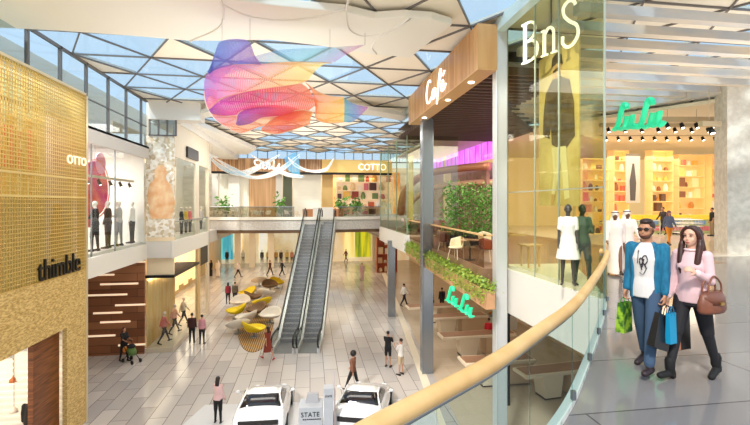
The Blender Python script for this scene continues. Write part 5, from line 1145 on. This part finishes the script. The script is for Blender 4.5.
for a, b, m, st in ((249, 276, mat('timber_bay', (226, 186, 140), .5, col2=(196, 150, 104), scale=2, stretch=(4, 1, .1)), 0), (276, 282, white, 0), (322, 333, mat('tan_pier', (214, 176, 110), .5), 0), (212, 218, white, 0), (283, 292, mat('green_dark', (90, 96, 74), .5), 0)):
    bm = nb(); box(bm, X46(a, 46.3), X46(b, 46.3), 46.3, 46.8, .6, 5.4); struct('wall_pier', bm, m)
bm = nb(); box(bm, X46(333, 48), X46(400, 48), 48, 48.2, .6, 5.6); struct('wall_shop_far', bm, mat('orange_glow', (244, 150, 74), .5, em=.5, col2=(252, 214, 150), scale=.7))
rs_ = random.Random(11)
PC = [(232, 200, 150), (250, 236, 210), (200, 90, 50), (150, 60, 40), (246, 240, 226), (90, 60, 50), (244, 190, 90), (120, 140, 80), (220, 120, 130)]
def shelf_unit(label, x0, x1, y, z0, levels, dz_, depth, m, glabel, ggroup, sizes=(.25, .55), emis=.0, pc=PC, front=-1, axis='x', dens=.85, names='shop_product'):
    t = thing('shelf_unit', label, 'shelves', ((x0+x1)/2, y, z0)); w_ = x1-x0
    bm = nb(); box(bm, -w_/2, w_/2, 0, .06, 0, levels*dz_+.1); obj('back_board', bm, m, t)
    for k in range(levels+1): bm = nb(); box(bm, -w_/2, w_/2, -depth, 0, k*dz_, k*dz_+.05); obj('shelf', bm, m, t)
    for k in range(2): bm = nb(); box(bm, (-w_/2, w_/2-.06)[k], (-w_/2+.06, w_/2)[k], -depth, 0, 0, levels*dz_+.05); obj('side_board', bm, m, t)
    for k in range(levels):
        x = x0+.12
        while x < x1-.2:
            s = rs_.uniform(*sizes); h_ = min(dz_-.12, s*rs_.uniform(.7, 1.4))
            if x+s < x1-.08 and rs_.random() < dens:
                c = rs_.choice(pc); m2 = mat('goods_%d_%d' % (c[0], c[1]), c, .5, em=emis); bm = nb()
                if rs_.random() < .5: box(bm, -s*.42, s*.42, -s*.3, s*.3, 0, h_)
                else: lathe(bm, [(s*.32, 0), (s*.40, h_*.3), (s*.30, h_*.75), (s*.16, h_)], seg=10)
                o = tag(obj(names, bm, m2), glabel, 'product', ggroup); o.location = (x+s/2, y-depth*.5, z0+k*dz_+.055)
            x += s+rs_.uniform(.04, .18)
    return t
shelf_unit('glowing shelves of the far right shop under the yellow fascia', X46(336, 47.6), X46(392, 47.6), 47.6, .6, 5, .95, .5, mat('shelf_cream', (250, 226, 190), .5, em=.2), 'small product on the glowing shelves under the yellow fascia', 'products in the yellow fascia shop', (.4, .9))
# bridge furniture
for i, px in enumerate((214, 226, 238, 250, 262, 291)):
    x, y = W(px, 39.5+(i % 2)*1.5); round_table('small round cafe table on the bridge before the far cafe', (x, y, .6), (226, 214, 196), .4, 'cafe tables on the bridge')
for i, px in enumerate((210, 219, 231, 234, 244, 255, 258, 268, 287, 297)):
    x, y = W(px, 39.2+(i % 3)*1.3); shell_chair('pale shell chair on the bridge before the far cafe', (x, y, .6), i*1.3, (236, 226, 208), 'cafe chairs on the bridge')
x, y = W(323, 38.6); t = thing('reception_desk', 'white and timber desk at the top of the escalators', 'desk', (x, y, .6), 0)
bm = nb(); box(bm, -.9, .9, -.35, .35, 0, 1.1); obj('front', bm, white, t, bevel=.03)
for s in (-1, 1): bm = nb(); box(bm, s*1.35-.45, s*1.35+.45, -.3, .3, 0, .95); obj('timber_wing', bm, mat('desk_timber', (190, 130, 84), .4), t, bevel=.02)
def bush(label, loc, w_, h_, n=120, group=None, col=leafd, pot=True):
    t = thing('potted_plant', label, 'plant', loc, 0, group)
    bm = nb(); lathe(bm, [(w_*.28, 0), (w_*.36, h_*.28), (w_*.33, h_*.28), (w_*.2, h_*.26)], seg=14); obj('pot', bm, mat('pot_white', (226, 220, 208), .5), t, True)
    bm = nb(); leaves(bm, (0, 0, h_*.62), n, (w_*.35, w_*.35, h_*.2), w_*.45, rg); obj('foliage', bm, col, t); bm = nb(); tube(bm, [(0, 0, h_*.2), (0, 0, h_*.6)], .02, 5); obj('stem', bm, mat('bark', (90, 70, 50), .8), t); return t
for px, lb in ((224, 'green potted plant left of the far cafe blinds'), (280, 'green potted plant by the dark pier of the far cafe'), (341, 'green potted plant in front of the yellow fascia shop'), (357, 'bushy potted plant right of the other one before the yellow fascia shop')):
    x, y = W(px, 42.5); bush(lb, (x, y, .6), .9, 1.9)
# ================================================================ ground floor shops under the bridge
YB = 58.5
for i, (a, b, c, lb) in enumerate(((220, 232, (70, 170, 190), 'teal lit poster'), (233, 240, (240, 220, 190), 'cream lit panel'), (258, 266, (250, 240, 200), 'white lit panel'), (346, 356, (236, 206, 110), 'amber lit poster'), (356, 372, (240, 226, 40), 'yellow and green striped poster'))):
    x0, x1 = W(a, YB/(ca-(a-375)/F*sa))[0], W(b, YB/(ca-(b-375)/F*sa))[0]
    bm = nb(); box(bm, x0, x1, YB+1.2, YB+1.4, -5.4, -1.9); tag(obj('lit_poster', bm, mat('poster_%d' % i, c, .5, em=.6, col2=tuple(min(255, v+70) for v in c) if i != 4 else (60, 120, 40), scale=.6, stretch=(2, 1, .2))), '%s on the wall of the ground-floor shops under the bridge' % lb, 'poster')
for i, px in enumerate((227, 236, 243, 262, 268, 276, 281, 287, 292, 298)):
    x, y = W(px, 57); c = [(60, 40, 34), (230, 140, 120), (240, 236, 226), (30, 26, 30), (240, 190, 60), (210, 150, 60), (70, 50, 40), (250, 210, 120), (226, 140, 100), (60, 44, 40)][i]
    mannequin('window mannequin in the bright ground-floor shop under the bridge', (x, y, -6), PI, 1.9, (226, 200, 180), STAND, group='mannequins in the ground-floor shop under the bridge', top=c, bot=tuple(v//2 for v in c), shoes=None)
bm = nb(); box(bm, -9.8, 1, 56, 56.04, -6, -1.2); struct('window_40', bm, gl)
for px in (240, 254, 272, 300, 376): 
    x, y = W(px, 56); bm = nb(); box(bm, x-.35, x+.35, 55.9, 56.3, -6, -.3); struct('trim_pier', bm, cream)
shelf_unit('tall red-orange shelves behind the second steel column', W(377, 50)[0], W(398, 50)[0], 50, -6, 4, 1.05, .6, mat('red_timber', (190, 90, 50), .5), 'small pale product on the red-orange shelves', 'products on the red-orange shelves', (.3, .7), pc=[(250, 240, 226), (240, 210, 170), (226, 190, 150)])
# ================================================================ checkout counters
def checkout(label, px, py, rz, s=1.0, g='checkout counters'):
    x, y = onfloor(px, py, -6); t = thing('checkout_counter', label, 'counter', (x, y, -6), rz, g); m = mat('counter_beige', (232, 214, 188), .35)
    bm = nb(); V = [(-.5, -.35), (.5, -.35), (.5, .35), (-.5, .35)]; A = [bm.verts.new((a*.8*s, b, .08)) for a, b in V]; B = [bm.verts.new((a*1.1*s, b, 1.0)) for a, b in V]; bm.faces.new(A[::-1]); bm.faces.new(B); bridge(bm, A, B); obj('pedestal', bm, m, t)
    bm = nb(); box(bm, -.42*s, .42*s, -.33, .33, 0, .08); obj('kick_base', bm, mat('kick_dark', (60, 40, 30), .5), t)
    bm = nb(); box(bm, -1.5*s, 2.6*s, -.5, .5, 1.0, 1.14); obj('countertop', bm, m, t, bevel=.03)
    bm = nb(); box(bm, -1.4*s, 2.5*s, -.38, .38, 1.14, 1.16); obj('belt', bm, mat('belt_brown', (150, 110, 84), .5), t)
    bm = nb(); box(bm, .9*s, 2.5*s, -.4, .4, .1, 1.0); obj('cabinet', bm, mat('cabinet_tan', (214, 184, 150), .4), t); return t
checkout('beige checkout counter behind the one with the red-shirted shopper', 446, 334, .05)
checkout('beige checkout counter beside the person in the red T-shirt', 467, 355, .02)
checkout('low beige checkout counter nearest the camera in front of the red-shirted shopper', 487, 384, .0, .8)
checkout('beige checkout counter farthest from the camera, behind the steel column', 428, 322, .05)
checkout('grey-topped checkout counter seen through the deck glass', 548, 396, .1, .9)
t = thing('glass_display_case', 'glass produce case under the green hanging sign', 'display case', (*onfloor(500, 329, -6), -6), .1)
bm = nb(); box(bm, -1, 1, -.4, .4, 0, .9); obj('base', bm, mat('case_white', (226, 226, 220), .4), t)
bm = nb(); box(bm, -1, 1, -.4, .4, .9, 1.3); obj('glass_top', bm, gl, t)
bm = nb(); box(bm, -.95, .95, -.35, .35, .9, .98); obj('tray', bm, steel, t)
for k in range(8):
    bm = nb(); ball(bm, (0, 0, 0), .09, .09, .08); o = tag(obj('fruit', bm, mat('fruit_%d' % (k % 3), [(236, 120, 40), (90, 150, 40), (230, 200, 50)][k % 3], .5)), 'round piece of fruit in the glass produce case', 'fruit', 'fruit in the produce case'); r_ = Matrix.Rotation(.1, 3, 'Z') @ Vector((-.7+k*.2, 0, 1.07)); o.location = Vector(t.location)+r_
bm = nb(); box(bm, 8.6, 14, 12.9, 13.1, -6, -5.9); box(bm, 6.2, 12, 11.4, 12.4, -6.0, -5.97); struct('trim_ground_band', bm, mat('blue_band', (150, 180, 210), .3))
# ================================================================ supermarket
for k, (pxa, pxb, D, py) in enumerate(((605, 733, 19.5, 122), (600, 733, 23, 127), (600, 733, 27, 136))):
    a = W(pxa if k else 660, D); b = W(pxb, D); z = CZ+(CY-py)/F*D
    t = thing('lighting_track', '%s suspended beige track of round spotlights above the supermarket' % ['nearest', 'middle', 'farthest'][k], 'lighting track', (*a, z), math.atan2(b[1]-a[1], b[0]-a[0]))
    L_ = (Vector(b)-Vector(a)).length; bm = nb(); box(bm, 0, L_, -.1, .1, 0, .22); obj('rail', bm, mat('track_tan', (190, 170, 136), .4), t)
    for q in (.1, .5, .9): bm = nb(); tube(bm, [(L_*q, 0, .2), (L_*q, 0, 6.3-z)], .008, 5); obj('suspension_wire', bm, steel, t)
    n = [5, 8, 11][k]
    for i in range(n):
        f = (i+.5)/n; spot('black round spotlight on a suspended track above the supermarket', (a[0]+(b[0]-a[0])*f, a[1]+(b[1]-a[1])*f, z), 'supermarket track spotlights', r=.10)
x, y = W(720, 17.3); bm = nb(); box(bm, x-.9, x+.0, y-.1, y+.1, 5.1, 5.3); box(bm, x-.5, x-.48, y, y+.02, 5.3, 6.6); tag(obj('lighting_track', bm, MC['track_tan']), 'short track beside the concrete column', 'lighting track'); spot('black spotlight on the short track beside the concrete column', (x-.4, y, 5.1), 'column spotlight', r=.12)
PY = [(250, 214, 120), (255, 236, 170), (240, 190, 90), (210, 140, 70), (150, 96, 60), (255, 246, 220), (236, 226, 200), (110, 80, 56), (230, 120, 100)]
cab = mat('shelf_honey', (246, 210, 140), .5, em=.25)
def mk(px0, px1, D, py0, py1, lv, lb, sz=(.16, .5)):
    a = W(px0, D); b = W(px1, D); y = (a[1]+b[1])/2; x0 = a[0]; x1 = b[0]; z0 = 0; z1 = CZ+(CY-py1)/F*D
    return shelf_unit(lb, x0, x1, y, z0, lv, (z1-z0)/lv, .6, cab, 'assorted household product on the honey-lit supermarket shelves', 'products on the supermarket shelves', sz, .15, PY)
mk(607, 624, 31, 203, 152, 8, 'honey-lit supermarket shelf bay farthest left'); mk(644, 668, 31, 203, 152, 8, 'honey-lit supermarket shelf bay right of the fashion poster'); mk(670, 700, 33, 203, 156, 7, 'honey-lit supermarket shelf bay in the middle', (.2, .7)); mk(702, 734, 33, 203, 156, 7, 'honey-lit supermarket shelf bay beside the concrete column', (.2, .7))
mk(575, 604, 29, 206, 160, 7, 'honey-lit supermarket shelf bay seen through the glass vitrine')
a = W(625, 30.5); b = W(641, 30.5)
t = thing('wall_poster', 'tall grey fashion poster between the supermarket shelf bays', 'poster', ((a[0]+b[0])/2, (a[1]+b[1])/2, CZ+(CY-203)/F*30.5))
w_ = b[0]-a[0]; bm = nb(); box(bm, -w_/2, w_/2, 0, .08, 0, 3.5); obj('poster_board', bm, mat('poster_grey', (214, 206, 196), .5), t)
bm = nb(); V = [bm.verts.new((x*w_, -.012, z*3.5)) for x, z in ((-.2, .05), (-.25, .45), (-.15, .6), (-.05, .8), (.08, .8), (.15, .6), (.22, .4), (.15, .05))]; bm.faces.new(V); obj('printed_figure', bm, mat('print_charcoal', (96, 88, 86), .5), t)
# yellow counter line and white trolley rails at the shop edge
a = W(592, 29.5); b = W(733, 29.5)
for k in range(6):
    f0, f1 = k/6, (k+.96)/6; p = Vector(a).lerp(Vector(b), f0); q = Vector(a).lerp(Vector(b), f1); L_ = (q-p).length
    t = thing('market_counter', 'yellow-topped green service counter at the supermarket front', 'counter', (*p, 0), math.atan2(q.y-p.y, q.x-p.x), 'supermarket service counters')
    bm = nb(); box(bm, 0, L_, -.35, .35, 0, .95); obj('body', bm, mat('counter_green', (186, 196, 130), .5), t)
    bm = nb(); box(bm, 0, L_, -.4, .4, .95, 1.25); obj('top_band', bm, mat('counter_yellow', (250, 210, 60), .4, em=.2), t)
    bm = nb(); box(bm, .3, L_-.5, -.41, -.35, .62, .86); obj('blue_panel', bm, mat('panel_blue', (120, 160, 214), .4), t)
    bm = nb()
    for q in range(8): box(bm, .15+q*L_/9, .28+q*L_/9, -.40, -.35, .2, .5)
    obj('price_cards', bm, mat('card_pink', (236, 130, 140), .5), t)
def trolley(loc, rz):
    t = thing('shopping_trolley', 'nested white wire shopping trolley at the supermarket front', 'trolley', loc, rz, 'nested shopping trolleys'); m = mat('trolley_white', (238, 238, 236), .3, .3)
    bm = nb()
    for z in (.55, .75, .98): tube(bm, [(-.25, -.35, z), (.25, -.35, z), (.28, .35, z+.03), (-.28, .35, z+.03)], .014, 5, closed=True)
    for x in (-.25, -.08, .08, .25): tube(bm, [(x, -.35, .98), (x, -.33, .55), (x, .33, .55), (x, .36, 1.0)], .010, 5)
    obj('basket', bm, m, t)
    bm = nb(); tube(bm, [(-.28, .42, 1.06), (.28, .42, 1.06)], .022, 6); tube(bm, [(-.26, .35, .98), (-.26, .42, 1.06)], .014, 5); tube(bm, [(.26, .35, .98), (.26, .42, 1.06)], .014, 5); obj('push_bar', bm, m, t)
    bm = nb()
    for s in (-1, 1): tube(bm, [(s*.25, .35, .98), (s*.24, .3, .15), (s*.2, -.35, .12)], .014, 5)
    obj('frame', bm, m, t)
    for s in (-1, 1):
        for y in (-.35, .3): bm = nb(); tube(bm, [(s*.22-.015, y, .06), (s*.22+.015, y, .06)], .06, 10); obj('wheel', bm, dark, t)
    return t
x, y = W(677, 28.0); tr0 = trolley((x, y, 0), .3)
for px, D in [(680+k*3.0, 28.0) for k in range(6)]+[(722+k*2.6, 27.6) for k in range(4)]:
    x, y = W(px, D); dup(tr0, (x, y, 0), .3)
bm = nb(); a = W(608, 27.2); b = W(660, 27.2)
t = thing('barrier_rail', 'low white barrier rail before the supermarket counters', 'barrier', (*a, 0), math.atan2(b[1]-a[1], b[0]-a[0])); L_ = (Vector(b)-Vector(a)).length
bm = nb(); tube(bm, [(0, 0, .95), (L_, 0, .95)], .03, 6); tube(bm, [(0, 0, .5), (L_, 0, .5)], .02, 6); obj('rail', bm, white, t)
for k in range(6): bm = nb(); tube(bm, [(L_*k/5, 0, 0), (L_*k/5, 0, .95)], .025, 6); obj('post', bm, white, t)
x, y = onfloor(716, 236, 0); t = thing('shopping_bag', 'red shopping bag carried by the shopper in a black T-shirt near the trolleys', 'shopping bag', (x+.05, y-.25, .72)); bm = nb(); box(bm, -.2, .2, -.06, .06, 0, .42); obj('bag_body', bm, mat('bag_red', (236, 70, 50), .5), t); bm = nb(); tube(bm, smoothline([(-.1, 0, .42), (0, 0, .6), (.1, 0, .42)], 4), .01, 5); obj('handle', bm, mat('bag_red', (236, 70, 50)), t)
